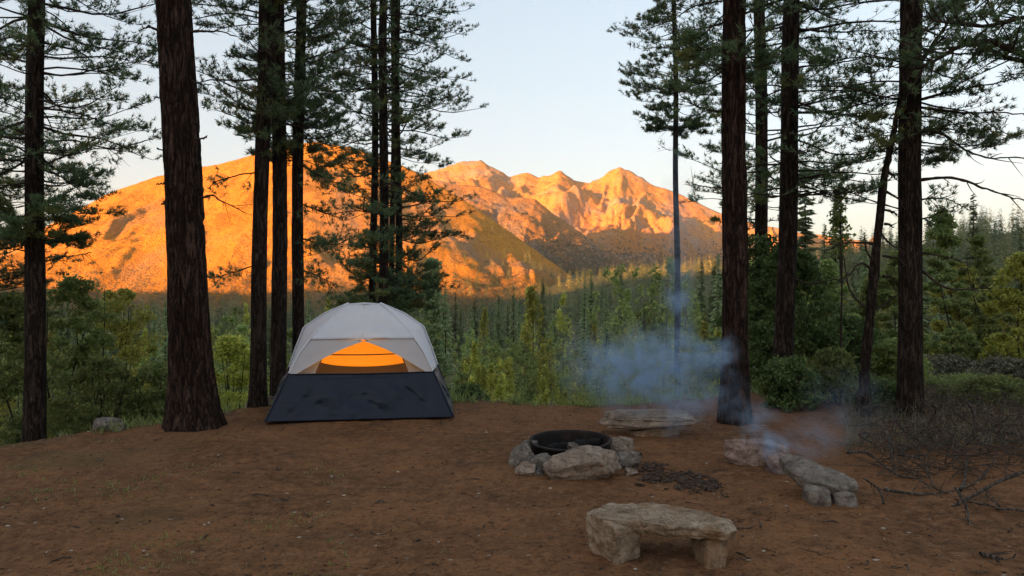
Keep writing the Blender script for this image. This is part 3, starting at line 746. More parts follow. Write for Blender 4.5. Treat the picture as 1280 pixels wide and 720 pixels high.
firs = [template('fir_tree', 'fir tree', 'fir', 401 + i) for i in range(5)]
asps = [template('aspen_tree', 'aspen tree', 'aspen', 411 + i) for i in range(4)]
grns = [template('aspen_tree', 'aspen tree', 'green', 421 + i) for i in range(4)]
LAB = {'fir': ('dark green fir standing in the valley forest below the mountains', 'firs of the valley forest'),
       'aspen': ('yellow green aspen in the lit front of the valley forest', 'yellow green aspens of the valley forest'),
       'green': ('dull green broadleaf tree in the valley forest', 'dull green trees of the valley forest')}
used = set()
def put(kind, x, y, h, rng):
    pool = {'fir': firs, 'aspen': asps, 'green': grns}[kind]
    src = pool[rng.randint(len(pool))]
    base = 20 if kind == 'fir' else 13
    s = h / base; ws = s * rng.uniform(.85, 1.2)
    loc = (x, y, float(T(np.array([x]), np.array([y]), False)[0]) - .15)
    rz = rng.rand() * 6.28
    lab, grp = LAB[kind]
    if src.name not in used:
        used.add(src.name); o = src
        o.location = loc; o.rotation_euler = (0, 0, rz); o.scale = (ws, ws, s); o['label'] = lab; o['group'] = grp
    else:
        o = dup(src, loc, rz, (ws, ws, s), lab, grp)
    return o

rng = RS(77)
# the shrubby yellow-green young aspens just under the ledge
for i in range(95):
    px = rng.uniform(560, 900); d = rng.uniform(19, 46)
    if 640 < px < 672 and d < 40: continue
    top = rng.uniform(440, 488) - (d - 19) * 1.3
    if px > 770: top -= 22
    x = X(px, d); h = Z(top, d) - float(T(np.array([x]), np.array([d]), False)[0])
    if h < 1.2: continue
    put('aspen' if rng.rand() < .55 else 'green', x, d, h, rng)
for i in range(26):          # left of the tent and behind it
    px = rng.uniform(120, 560); d = rng.uniform(24, 60)
    x = X(px, d); h = Z(rng.uniform(395, 440), d) - float(T(np.array([x]), np.array([d]), False)[0])
    if h > 1.5: put('green' if rng.rand() < .65 else 'aspen', x, d, h, rng)
n = 0
pts = []
while n < 235:
    px = rng.uniform(-60, 1340); d = 45 * (230 / 45) ** rng.rand()
    x = X(px, d)
    if px > 1010 and d < 60: continue
    if any(abs(x - a) < 1.2 + d * .016 and abs(d - b) < 2.0 + d * .03 for a, b in pts): continue
    pts.append((x, d)); n += 1
    gx = float(T(np.array([x]), np.array([d]), False)[0])
    k = vnoise(np.array([x * .03]), np.array([d * .03]), seed=90)[0] + (d - 88) * .006
    kind = 'fir' if k + rng.normal() * .35 > 0 else ('aspen' if rng.rand() < .5 else 'green')
    h = rng.uniform(13, 21) if kind == 'fir' else rng.uniform(10, 15)
    tgt = np.interp(px, [0, 300, 560, 700, 900, 1000, 1280], [385, 380, 356, 338, 326, 290, 268])
    h = min(h, max(5, Z(tgt - 15 + rng.uniform(0, 55), d) - gx)) if px < 980 else h * .8
    put(kind, x, d, h, rng)

def far_forest():
    rng = RS(501)
    m = MB()
    tv = [conifer_mesh(520 + i, 1.0, .21, 80, 2, .03)[0] for i in range(6)]
    allV = []; tint = []
    def scat(N, pxr, dr, hr, dens=None, w=1.0):
        px = rng.uniform(*pxr, N); d = dr[0] * (dr[1] / dr[0]) ** rng.rand(N)
        x = (px - 640) / F * d
        z = mount_z(x, d)
        k = vnoise(x * .02, d * .02, seed=77)
        keep = k > -.7 + rng.rand(N) * .3
        if dens is not None: keep &= rng.rand(N) < dens(x, d, z, px)
        x, d, z = x[keep], d[keep], z[keep]
        for a, b, c in zip(x, d, z):
            tint.append(np.clip(rng.normal() * .25 + .42 + .25 * float(vnoise(np.array([a * .015]), np.array([b * .015]), seed=78)[0]), 0, 1))
            h = rng.uniform(*hr); V = tv[rng.randint(6)]; an = rng.rand() * 6.28
            ca, sa = math.cos(an), math.sin(an); ww = h * w * rng.uniform(.8, 1.3)
            allV.append(np.stack([(V[:, 0] * ca - V[:, 1] * sa) * ww + a, (V[:, 0] * sa + V[:, 1] * ca) * ww + b, V[:, 2] * h + c - .3], -1))
    scat(1500, (-100, 1000), (200, 520), (11, 19), lambda x, y, z, px: (z < -5) * 1.0)
    scat(1800, (930, 1500), (120, 620), (9, 18))
    scat(2600, (560, 1300), (480, 1500), (9, 18), lambda x, y, z, px: np.clip(1.25 - (z + 44) / 110, 0, 1))
    scat(1400, (350, 1100), (450, 1500), (9, 17), lambda x, y, z, px: np.clip(1.15 - (z + 44) / 85, 0, 1))
    scat(700, (-900, -80), (45, 420), (9, 17))
    scat(300, (-100, 560), (380, 560), (5, 9), lambda x, y, z, px: np.clip(.8 - (z + 42) / 30, 0, 1))
    V = np.concatenate(allV)
    o = MB().add(V, np.arange(len(V)).reshape(-1, 3)).build('forest', M['fir_far'], smooth=False)
    at = o.data.attributes.new('tint', 'FLOAT', 'POINT'); at.data.foreach_set('value', np.concatenate([np.full(len(v), k) for v, k in zip(allV, tint)]).astype(np.float32))
    tag(o, 'far conifer forest filling the valley and the wooded hillside', 'forest', kind='stuff')
far_forest()

# ------------------------------------------------------------------ tent
def fabric(name, c, trans=.25, tc=None, bump=.25, rough=.7, scale=3.0):
    t = NT(name); v = t.coord('Object')
    n = t.noise(v, scale, 4, .55, .6); w = t.noise(v, scale * 4, 3, .5)
    t.col(t.mix(t.ramp(n, [(.3, 0), (.7, .35)]), c, tuple(x * .82 for x in c))).rough(rough, .3)
    t.bump(t.math('ADD', n, t.math('MULTIPLY', w, .3)), bump, .05)
    if trans:
        tr = t.n('ShaderNodeBsdfTranslucent'); tr.inputs['Color'].default_value = (*(tc or c), 1)
        mx = t.n('ShaderNodeMixShader'); mx.inputs[0].default_value = trans
        t.l(t.p.outputs[0], mx.inputs[1]); t.l(tr.outputs[0], mx.inputs[2]); t.l(mx.outputs[0], t.out.inputs['Surface'])
    return t.m
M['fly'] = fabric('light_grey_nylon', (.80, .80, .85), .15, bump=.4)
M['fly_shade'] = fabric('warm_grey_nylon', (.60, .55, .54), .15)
M['navy'] = fabric('navy_nylon', (.008, .013, .029), 0, rough=.45, bump=.6, scale=2.2)
M['inner_pale'] = fabric('pale_inner_fabric', (.52, .45, .40), .2)
M['orange'] = fabric('orange_inner_fabric', (.95, .42, .03), .35, (1, .42, .02), .15)
M['inner_dark'] = fabric('dark_brown_mesh', (.05, .024, .014), .05)
M['pole'] = simple('grey_pole_sleeve', (.55, .55, .56), .5)
M['webbing'] = simple('dark_webbing', (.10, .035, .012), .8)
M['metal_black'] = simple('black_metal', (.02, .02, .02), .4, .5)

def patch(fn, nu, nv, mb, mi=0):
    u, v = np.meshgrid(np.linspace(0, 1, nu), np.linspace(0, 1, nv))
    V = fn(u.ravel(), v.ravel())
    i = np.arange(nu * nv).reshape(nv, nu)
    mb.add(V, np.stack([i[:-1, :-1], i[:-1, 1:], i[1:, 1:], i[1:, :-1]], -1).reshape(-1, 4), mi)

def solid(o, th=.004):
    md = o.modifiers.new('thickness', 'SOLIDIFY'); md.thickness = th; md.offset = 0
    return o

def tent():
    d = 9.45
    tx = X(437, d)
    root = thing('dome_tent', 'grey and navy dome tent glowing orange inside, pitched at the clearing edge', 'tent', (tx, d + .95, tz(tx, d) + .02), R(9))
    zs = np.array([0, .56, .83, 1.12, 1.31, 1.45])
    wf = np.array([1.17, .92, .79, .58, .39, .21]); df = np.array([1.0, .78, .66, .47, .30, .10])
    wm = np.array([1.23, 1.02, .93, .82, .55, .22])
    W_f = lambda z: np.interp(z, zs, wf); D_f = lambda z: np.interp(z, zs, df); W_m = lambda z: np.interp(z, zs, wm)
    # the six corner columns at height z, going round
    def corner(i, z):
        s = [(-1, -1), (1, -1), (1, 0), (1, 1), (-1, 1), (-1, 0)][i]
        w = W_f(z) if s[1] else W_m(z)
        return np.stack([s[0] * w, s[1] * D_f(z), z], -1)
    def face(i, j, z0, z1, mb, sag=.03, nu=14, nv=16, seed=0, off=0.0):
        def fn(u, v):
            z = z0 + (z1 - z0) * v
            a, b = corner(i, z), corner(j, z)
            P = a * (1 - u)[:, None] + b * u[:, None]
            out = norm((a + b) / 2 * np.array([1, 1, .3]))
            wr = .02 * fbm(P[:, 0] * 4 + seed, P[:, 2] * 2.4 + P[:, 1] * 4, oct=2, seed=seed + 7)
            return P + out * ((off * (1 - v) - sag * np.sin(u * np.pi) * np.sin(np.clip(v, 0, 1) * np.pi) + wr * np.sin(u * np.pi))[:, None])
        patch(fn, nu, nv, mb)
    # fly: side panels and back, above the navy wall
    for (i, j) in ((1, 2), (5, 0)):
        mb = MB(); face(i, j, .56, 1.45, mb, .02, 10, 24, i); solid(mb.build('fly_side_panel', M['fly'], root))
    for (i, j) in ((2, 3), (3, 4), (4, 5)):
        mb = MB(); face(i, j, .0, 1.45, mb, .03, 14, 24, i); solid(mb.build('fly_rear_panel', M['fly'], root))
    mb = MB(); face(0, 1, .985, 1.45, mb, -.004, 30, 16, 21, .022)
    solid(mb.build('fly_front_panel', M['fly'], root))
    # roof cap
    top = np.array([corner(i, np.array(1.45)) for i in range(6)]); c = top.mean(0) + [0, 0, .018]
    V = np.concatenate([top, c[None]]); solid(MB().add(V, [[i, (i + 1) % 6, 6] for i in range(6)]).build('roof_cap', M['fly'], root))
    # vestibule flaps from the poles to the peak of the door
    pk = np.array([0.02, -D_f(.96) - .004, .965])
    for sg in (-1, 1):
        def fn(u, v, sg=sg):
            z = 1.035 + (.535 - 1.035) * v
            a = corner(0 if sg < 0 else 1, z)
            b0 = pk; b1 = corner(0 if sg < 0 else 1, np.array(.535)) + np.array([-sg * .05, .0, 0])
            b = b0 * (1 - v)[:, None] + b1 * v[:, None]
            b[:, 2] += .05 * np.sin(v * np.pi) * (1 - .5 * v); b[:, 1] -= .012 * np.sin(v * np.pi)
            P = a * (1 - u)[:, None] + b * u[:, None]
            P[:, 1] += (.02 * np.sin(u * np.pi) + .008 * vnoise(P[:, 0] * 6, P[:, 2] * 6, seed=3)) * np.sin(v * 3.1)
            return P
        mb = MB(); patch(fn, 16, 20, mb); solid(mb.build('vestibule_flap', M['fly_shade'], root))
    # navy lower wall: front and front halves of the sides
    def wall(i, j, seed, zt=.565, push=.012):
        def fn(u, v):
            z = zt * v
            a, b = corner(i, z), corner(j, z)
            P = a * (1 - u)[:, None] + b * u[:, None]
            out = norm((a + b) / 2 * np.array([1, 1, 0]))
            wr = .034 * fbm(P[:, 0] * 3 + seed, P[:, 2] * 2 + P[:, 1] * 3, oct=3, seed=seed) + .014 * np.sin((u * 2.2 + v * .8) * 9 + seed) * np.sin(v * 3.1)
            for (u0, v0, an, ln, am) in ((.06, .02, 1.05, .5, .03), (.1, .02, .75, .6, .025), (.94, .02, 2.1, .5, .03), (.9, .02, 2.4, .6, .025), (.3, .1, .2, .5, .02), (.62, .35, 2.9, .4, .018), (.82, .6, 2.2, .4, .025), (.2, .55, .9, .35, .022)):
                du, dv = (u - u0) * 1.9, (v - v0) * .56
                al = du * math.cos(an) + dv * math.sin(an); ac = -du * math.sin(an) + dv * math.cos(an)
                wr = wr + .6 * am * np.exp(-(ac / (.026 + .05 * np.clip(al, 0, 1))) ** 2) * (al > 0) * np.exp(-((al - ln * .4) / (ln * .5)) ** 2)
            P = P + out * (push + wr * np.sin(np.pi * u) ** .5 * (.3 + .7 * np.sin(np.pi * v)))[:, None]
            P[:, 2] -= .012 * np.sin(u * np.pi) * (v > .9)
            return P
        mb = MB(); patch(fn, 110, 46, mb); return solid(mb.build('lower_wall', M['navy'], root))
    wall(0, 1, 5)
    for (i, j) in ((1, 2), (5, 0)): wall(i, j, 9 + i, .55, .01)
    # groundsheet
    base = np.array([corner(i, np.array(.0)) for i in range(6)]) * [.99, .99, 0] + [0, 0, .012]
    MB().add(base, [[0, 1, 2, 3], [0, 3, 4, 5]]).build('groundsheet', M['navy'], root)
    # inner wall with a peaked doorway, set behind the flaps
    def fn_in(u, v, sg):
        z = .54 + .45 * v
        wd = np.interp(z, [.54, .79, .98], [.60, .50, .0]); wo = W_f(z) - .04
        P = np.stack([sg * (wd * (1 - u) + wo * u), -D_f(z) + .10 + .04 * np.sin(u * 3), z], -1)
        return P
    for sg in (-1, 1):
        mb = MB(); patch(lambda u, v: fn_in(u, v, sg), 8, 14, mb); solid(mb.build('inner_door_panel', M['inner_pale'], root))
    # inner canopy: orange fabric in the upper back, dark mesh below
    def fn_or(u, v):
        a = (u - .5) * 2
        zl = .66 - .15 * np.sqrt(np.clip(1 - a ** 2, 0, 1)); zl = np.where(np.abs(a) > .995, .66, zl)
        z = zl + (1.34 - zl) * v
        wi = np.interp(z, zs, wm) - .30
        return np.stack([a * wi, .05 + .50 * (1 - v ** 2) * np.sqrt(np.clip(1 - .6 * a ** 2, 0, 1)) , z], -1)
    mb = MB(); patch(fn_or, 40, 30, mb); solid(mb.build('inner_canopy', M['orange'], root))
    def fn_dk(u, v):
        a = (u - .5) * 2; z = .03 + .62 * v
        return np.stack([a * (W_m(z) - .16), .66 - .15 * a * a + 0 * z, z], -1)
    mb = MB(); patch(fn_dk, 16, 12, mb); solid(mb.build('inner_rear_wall', M['inner_dark'], root))
    for sg in (-1, 1):
        def fn_sd(u, v, sg=sg):
            z = .03 + .85 * v
            return np.stack([sg * (W_f(z) - .10 + .06 * np.sin(u * 3.1)), -.55 + 1.08 * u, z], -1)
        mb = MB(); patch(fn_sd, 10, 8, mb); solid(mb.build('inner_side_wall', M['inner_dark'], root))
    # seams, zip and a hem
    def line(name, pts, r, m):
        P = np.array(pts, float); t = np.linspace(0, len(P) - 1, 24); i0 = np.clip(t.astype(int), 0, len(P) - 2); f = (t - i0)[:, None]
        C = P[i0] * (1 - f) + P[i0 + 1] * f
        MB().add(*tubes(C[None], np.full((1, 24), r), 5)).build(name, M[m], root)
    yf = lambda z: -float(D_f(z)) - .012
    line('seam', [(0.0, yf(1.02) - .006, 1.02), (0, yf(1.12) - .006, 1.12), (0, yf(1.3) - .004, 1.3), (0, yf(1.45), 1.45)], .0035, 'fly_shade')
    line('hem', [(-W_f(.56) + .01, yf(.56) - .008, .566), (0, yf(.56) - .004, .556), (W_f(.56) - .01, yf(.56) - .008, .566)], .008, 'navy')
    for sg in (-1, 1):
        line('zip', [(sg * .60, yf(.545) + .105, .545), (sg * .50, yf(.80) + .100, .80), (sg * .02, yf(.98) + .10, .98)], .007, 'webbing')
    # strap across the doorway
    t = np.linspace(0, 1, 20)
    P = np.stack([-.50 + 1.0 * t, 0 * t - D_f(.8) + .09, .795 - .012 * np.sin(t * 3.1)], -1)
    MB().add(*tubes(P[None], np.full((1, 20), .009), 6)).build('strap', M['webbing'], root)
    # pole sleeves: pale along the fly, navy along the lower wall
    for i in (0, 1, 2, 5):
        for z0, z1, mt, rr in ((.565, 1.45, 'fly', .010), (.0, .575, 'navy', .012)):
            zz = np.linspace(z0, z1, 30)
            c = corner(i, zz); out = norm(c * np.array([1, 1, 0]) + np.array([0, 0, .3]))
            MB().add(*tubes((c + out * .012)[None], np.full((1, 30), rr), 8)).build('pole_sleeve', M[mt], root)
    return root
TENT = tent()

def lantern():  # unseen lamp added behind the navy wall to light the inner canopy
    x, y, z = TENT.location
    root = thing('added_lantern', 'unseen lantern added inside the tent to make its orange canopy glow', 'lantern', (x + .05, y - .42, z + .02))
    def lathe(prof, n=20):
        pr = np.array(prof); a = np.arange(n) * 2 * np.pi / n
        V = np.stack([pr[:, :1] * np.cos(a), pr[:, :1] * np.sin(a), pr[:, 1:] * np.ones((1, n))], -1).reshape(-1, 3)
        i = np.arange(len(pr) * n).reshape(len(pr), n)
        return V, np.stack([i[:-1], np.roll(i[:-1], -1, 1), np.roll(i[1:], -1, 1), i[1:]], -1).reshape(-1, 4)
    MB().add(*lathe([(0, 0), (.055, 0), (.055, .06), (.045, .07), (0, .07)])).build('base', M['metal_black'], root)
    t = NT('lantern_glow'); t.p.inputs['Emission Color'].default_value = (1, .6, .2, 1); t.p.inputs['Emission Strength'].default_value = 4
    MB().add(*lathe([(.0, .071), (.042, .075), (.045, .14), (.040, .165), (0, .168)])).build('globe', t.m, root)
    MB().add(*lathe([(.0, .169), (.048, .169), (.03, .19), (0, .195)])).build('cap', M['metal_black'], root)
    L = bpy.data.lights.new('added_glow_light', 'POINT'); L.energy = LANTERN; L.color = (1, .62, .25); L.shadow_soft_size = .05
    lo = bpy.data.objects.new('added_glow_light', L); COL.objects.link(lo); lo.parent = root; lo.location = (0, 0, .26)
LANTERN = 11
lantern()

# ------------------------------------------------------------------ rocks
def ico(sub):
    bm = bmesh.new(); bmesh.ops.create_icosphere(bm, subdivisions=sub, radius=1)
    V = np.array([v.co[:] for v in bm.verts]); Fq = np.array([[v.index for v in f.verts] for f in bm.faces]); bm.free()
    return V, Fq
ICO = ico(5)
def stone_arr(seed, size, box=.55, cuts=7, rough=.05, lay=0.0):
    rng = RS(seed)
    V = ICO[0].copy()
    V = np.sign(V) * np.abs(V) ** box; V = V / np.maximum(np.abs(V).max(1, keepdims=True) * .5 + np.linalg.norm(V, axis=1, keepdims=True) * .5, 1e-6)
    for _ in range(cuts):
        nrm = norm(rng.normal(size=3)); h = rng.uniform(.62, .9)
        dd = V @ nrm - h
        V = V - np.where(dd > 0, dd, 0)[:, None] * nrm[None] * .92
    a = fbm(V[:, 0] * 1.6 + seed, V[:, 1] * 1.6, V[:, 2] * 1.6, oct=3, seed=seed) * .09 + rough * fbm(V[:, 0] * 5, V[:, 1] * 5 + seed, V[:, 2] * 5, oct=4, seed=seed + 3, gain=.6)
    V = V * (1 + a)[:, None]
    V = V * (np.array(size) / 2)
    if lay:
        V[:, :2] *= (1 + lay * np.round(vnoise(V[:, 2] * 40, 0 * V[:, 2], seed=seed) * 2) / 2 * .5)[:, None]
    return V
def rockthing(name, label, cat, x, y, size, seed, rz=0, mat='granite', z=None, tilt=(0, 0), box=.55, cuts=7, rough=.05, group=None, sink=.2, parent=None, lay=0.0):
    V = stone_arr(seed, size, box, cuts, rough, lay)
    o = MB().add(V, ICO[1]).build(name, M[mat], parent)
    zz = (tz(x, y) + size[2] * (.5 - sink)) if z is None else z
    o.location = (x, y, zz); o.rotation_euler = (tilt[0], tilt[1], rz)
    if label: tag(o, label, cat, group)
    return o

def hull(name, label, cat, x, y, z, pts, seed, mat, rough=.012, bev=.014, group=None):
    """an angular stone: convex hull of points round (x, y, z), edges broken and surface roughened"""
    bm = bmesh.new()
    for p in pts: bm.verts.new(p)
    r = bmesh.ops.convex_hull(bm, input=bm.verts[:])
    bmesh.ops.delete(bm, geom=[v for v in bm.verts if not v.link_faces], context='VERTS')
    bmesh.ops.dissolve_limit(bm, angle_limit=R(4), verts=bm.verts[:], edges=bm.edges[:])
    bmesh.ops.bevel(bm, geom=bm.edges[:], offset=bev, segments=2, affect='EDGES', profile=.6)
    bmesh.ops.triangulate(bm, faces=bm.faces[:])
    for _ in range(6):
        long_e = [e for e in bm.edges if e.calc_length() > .022]
        if not long_e: break
        bmesh.ops.subdivide_edges(bm, edges=long_e, cuts=1)
        bmesh.ops.triangulate(bm, faces=[f for f in bm.faces if len(f.verts) > 3])
    bm.normal_update()
    V = np.array([v.co[:] for v in bm.verts]); N = np.array([v.normal[:] for v in bm.verts])
    Fq = np.array([[v.index for v in f.verts] for f in bm.faces]) if not bm.verts.index_update() else None
    bm.free()
    a = fbm(V[:, 0] * 7 + seed, V[:, 1] * 7, V[:, 2] * 9, oct=4, seed=seed, gain=.6) + .8 * np.abs(fbm(V[:, 0] * 16, V[:, 1] * 16 + seed, V[:, 2] * 26, oct=3, seed=seed + 5))
    V = V + N * (a * rough)[:, None]
    o = MB().add(V, Fq).build(name, M[mat]); o.location = (x, y, z)
    return tag(o, label, cat, group)

# front stone bench
def bench_front():
    x, y = X(824, 4.6), 4.6
    g = tz(x, y)
    bk = lambda b, t, zb, zt: [(*p, zb) for p in b] + [(p[0], p[1], zt if len(p) < 3 else p[2]) for p in t]
    hull('stone_block', 'angular pale block with a sharp front edge under the front stone bench', 'stone', x, y, g,
         bk([(-.40, .18), (-.27, -.12), (-.12, .04), (-.14, .28)], [(-.44, .16, .235), (-.37, .02, .25), (-.285, -.10, .215), (-.11, .02, .18), (-.14, .28, .18), (-.34, .28, .24)], -.06, .2), 611, 'granite_ochre')
    hull('stone_block', 'worn block with rusty streaks under the front stone bench, right end', 'stone', x, y, g,
         bk([(.24, .03), (.27, -.15), (.38, -.13), (.42, .08), (.28, .20)], [(.23, .04, .17), (.26, -.135, .165), (.41, -.11, .165), (.44, .09, .17), (.24, .20, .16)], -.06, .2), 612, 'granite_ochre', bev=.03)
    top = [(-.37, .00, .25), (-.40, .12, .252), (-.28, .30, .25), (.0, .31, .252), (.26, .18, .25), (.45, .01, .24), (.46, -.12, .215), (.38, -.20, .225), (.12, -.10, .24), (-.20, -.05, .25)]
    hull('stone_slab', 'rough flat ochre slab forming the seat of the front stone bench', 'stone slab', x, y, g,
         top + [(p[0] * .96, p[1] * .95 + .012, p[2] - .055 - .025 * (p[0] < -.2)) for p in top], 613, 'granite_ochre', .010, .010)
bench_front()
# right stone bench
def bench_right():
    x, y = X(1022, 5.95), 5.95; g = tz(x, y); k = .86
    sc = lambda P: [(p[0] * k, p[1] * k, p[2] * (k if p[2] > 0 else 1)) for p in P]
    top = [(-.25, .28, .31), (-.14, .34, .33), (.05, .16, .29), (.28, -.17, .215), (.27, -.25, .165), (.12, -.26, .15), (-.15, -.12, .19), (-.27, .12, .26)]
    hull('stone_slab', 'tilted grey slab bench at the right with smoke drifting behind it', 'stone slab', x, y, g,
         sc(top + [(p[0] * .95, p[1] + .05, p[2] - .075) for p in top]), 623, 'granite_grey', .013, .012)
    hull('stone_block', 'pale chipped block under the near left end of the tilted slab', 'stone', x, y, g,
         sc([(-.16, -.24, -.05), (.0, -.28, -.05), (.03, -.06, -.05), (-.15, -.02, -.05), (-.18, -.23, .13), (-.11, -.26, .155), (.01, -.26, .12), (.03, -.08, .14), (-.15, -.03, .15)]), 621, 'granite_grey', .014, .02)
    hull('stone_block', 'grey wedge of stone under the near right end of the tilted slab', 'stone', x, y, g,
         sc([(.07, -.27, -.05), (.22, -.32, -.05), (.27, -.1, -.05), (.09, -.05, -.05), (.06, -.25, .10), (.17, -.29, .12), (.25, -.27, .08), (.26, -.1, .12), (.08, -.08, .12)]), 622, 'granite_grey', .012, .02)
bench_right()
rockthing('boulder', 'long pinkish boulder at the right with smoke curling over its end', 'rock', X(944, 7.1), 7.1, (.62, .34, .32), 631, R(-42), 'granite_pink', None, (0, R(6)), .7, 6)
rockthing('boulder', 'small pinkish stone between the long boulder and the tilted slab', 'rock', X(972, 6.75), 6.75, (.22, .2, .2), 632, R(10), 'granite_pink')
# back slab bench
g = tz(X(812, 8.5), 8.5)
rockthing('stone_slab', 'wide flat layered slab bench beyond the fire ring', 'stone slab', X(812, 8.5), 8.5, (1.08, .52, .17), 641, R(-4), 'granite', g + .165, (R(4), R(1)), .5, 4, .05, lay=.12)
rockthing('stone_block', 'low dark stone carrying the flat slab beyond the fire ring', 'stone', X(818, 8.5), 8.5, (.62, .36, .2), 642, 0, 'granite_ochre', g + .04, box=.5)
rockthing('boulder', 'pale rock on the left edge of the clearing near the slim pine', 'rock', X(128, 8.75), 8.85, (.34, .26, .19), 651, 0, 'granite_grey')
rockthing('boulder', 'small pale rock beside the rock on the left edge of the clearing', 'rock', X(146, 8.8), 8.8, (.2, .18, .12), 652, 0, 'granite_grey')
rockthing('boulder', 'brown rock half hidden at the left rear of the tent', 'rock', X(328, 10.9), 10.9, (.5, .4, .32), 653, 0, 'granite')

# fire ring
FX, FY = X(713, 7.35), 7.35
def fire_ring():
    g = tz(FX, FY)
    root = thing('fire_ring', 'rusty black steel fire ring set among rocks in the clearing', 'fire pit', (FX, FY, g - .035))
    t = NT('rusty_steel'); v = t.coord('Object')
    c = t.ramp(t.noise(v, 9, 6, .65), [(.42, (.012, .010, .010)), (.58, (.026, .017, .013)), (.74, (.085, .04, .022))])
    t.col(c).rough(.75, .4); t.p.inputs['Metallic'].default_value = .35
    n = 72; a = np.arange(n) * 2 * np.pi / n
    prof_ = [(.395, -.05), (.395, .20), (.41, .205), (.41, .225), (.388, .226), (.384, .20), (.384, -.05)]
    wob = 1 + .012 * np.sin(a * 3 + 1)
    V = np.stack([np.stack([r * np.cos(a) * wob, r * np.sin(a) * wob, np.full(n, z)], -1) for r, z in prof_]).reshape(-1, 3)
    i = np.arange(len(prof_) * n).reshape(len(prof_), n)
    q = np.stack([i[:-1], np.roll(i[:-1], -1, 1), np.roll(i[1:], -1, 1), i[1:]], -1).reshape(-1, 4)
    MB().add(V, q).build('ring', t.m, root)
    root.rotation_euler = (R(2.5), R(-1), 0)
    # ash bed
    rr, aa = np.meshgrid(np.linspace(0, .38, 14), a, indexing='ij'); x, y = rr * np.cos(aa), rr * np.sin(aa)
    z = .05 + .02 * fbm(x * 9, y * 9, oct=3, seed=4)
    i = np.arange(14 * n).reshape(14, n)
    q = np.stack([i[:-1], i[1:], np.roll(i[1:], -1, 1), np.roll(i[:-1], -1, 1)], -1).reshape(-1, 4)
    tt = NT('ash'); tt.col(tt.ramp(tt.noise(tt.coord('Object'), 30, 5, .7), [(.35, (.012, .011, .010)), (.62, (.05, .047, .044)), (.75, (.2, .19, .18))])).rough(.95, .1)
    MB().add(np.stack([x, y, z], -1), q).build('ash_bed', tt.m, root)
fire_ring()
M['char'] = rock('charred_wood', (.006, .006, .006), (.014, .013, .012), (.035, .032, .03), None, 3)
def log(label, p0, p1, r, seed, mat='char'):
    P = np.linspace(p0, p1, 12); rng = RS(seed); P[:, :] += rng.normal(size=(12, 3)) * r * .12
    rad = r * (1 + .12 * rng.normal(size=12)); rad[0] *= .5; rad[-1] *= .5
    m = MB(); V, q = tubes(P[None], rad[None], 12)
    o = m.add(V - P.mean(0), np.concatenate([q])).build('log', M[mat]); o.location = P.mean(0)
    return tag(o, label, 'log')
g = tz(FX, FY)
log('charred log lying across the inside of the fire ring', (FX - .25, FY - .05, g + .10), (FX + .26, FY + .08, g + .13), .045, 1)
log('charred log leaning on the inner right wall of the fire ring', (FX + .0, FY + .2, g + .09), (FX + .3, FY - .1, g + .19), .035, 2)
rockthing('stone', 'small pale lump sitting at the middle of the fire ring', 'stone', X(716, 7.1), 7.1, (.1, .08, .09), 660, 0, 'granite_grey', g + .17)
RG = 'rocks stacked round the fire ring'
for (px, py, dd, sz, sd, rz, mt, lab) in [
        (652, 573, 7.1, (.27, .25, .27), 661, 10, 'granite_grey', 'grey speckled rock at the left side of the fire ring'),
        (681, 580, 6.92, (.26, .2, .18), 662, 30, 'granite_grey', 'rounded grey rock in front of the fire ring, left of the big pale stone'),
        (776, 551, 7.55, (.26, .24, .24), 664, 0, 'granite', 'pale rounded rock at the right rear of the fire ring'),
        (782, 575, 7.1, (.27, .24, .20), 665, 15, 'granite_grey', 'rough dark speckled rock at the right side of the fire ring'),
        (658, 590, 6.78, (.22, .18, .12), 666, 0, 'granite', 'low flat brownish stone at the front left of the fire ring'),
        (789, 595, 6.8, (.12, .1, .09), 667, 0, 'granite', 'small stone by the right end of the big pale stone'),
        (660, 560, 7.45, (.2, .18, .2), 668, 0, 'granite_grey', 'dark rock behind the left rim of the fire ring'),
        (672, 596, 6.75, (.1, .09, .06), 669, 0, 'granite_grey', 'tiny grey stone at the left tip of the big pale stone')]:
    rockthing('rock', lab, 'rock', X(px, dd), dd, sz, sd, R(rz), mt, box=.75)
o = rockthing('rock', 'largest pale wedge shaped stone leaning before the fire ring', 'rock', X(730, 6.66), 6.66, (.76, .34, .34), 670, R(-6), 'granite', None, (R(8), R(4)), .72, 9, .045)
def stone_shape():
    me = o.data; V = np.array([v.co[:] for v in me.vertices])
    t = np.clip((V[:, 0] + .42) / .84, 0, 1)
    V[:, 2] *= np.interp(t, [0, .18, .42, .75, 1], [.45, .72, 1.02, .92, .6])
    me.vertices.foreach_set('co', V.astype(np.float32).ravel()); me.update()
stone_shape()

# ------------------------------------------------------------------ litter, charcoal, brush, weeds
def scatter_tubes(name, label, cat, mat, pts, dirs, lens, rad, seed, bend=.15, sides=4, mats=None):
    rng = RS(seed); n = len(pts); k = 5; t = np.linspace(-.5, .5, k)
    P = pts[:, None] + dirs[:, None] * (lens[:, None] * t)[..., None] + (rng.normal(size=(n, 1, 3)) * bend * lens[:, None, None]) * ((t * 2) ** 2)[None, :, None]
    o = MB().add(*tubes(P, rad[:, None] * np.array([.5, 1, 1, .9, .4])[None], sides)).build(name, mats or M[mat])
    return tag(o, label, cat, kind='stuff')
def ground_pts(n, pxr, dr, rng, inside=True):
    px = rng.uniform(*pxr, n); d = dr[0] * (dr[1] / dr[0]) ** rng.rand(n); x = (px - 640) / F * d
    if inside:
        k = edge_s(x, d) < .4; x, d = x[k], d[k]
    return np.stack([x, d, T(x, d)], -1)
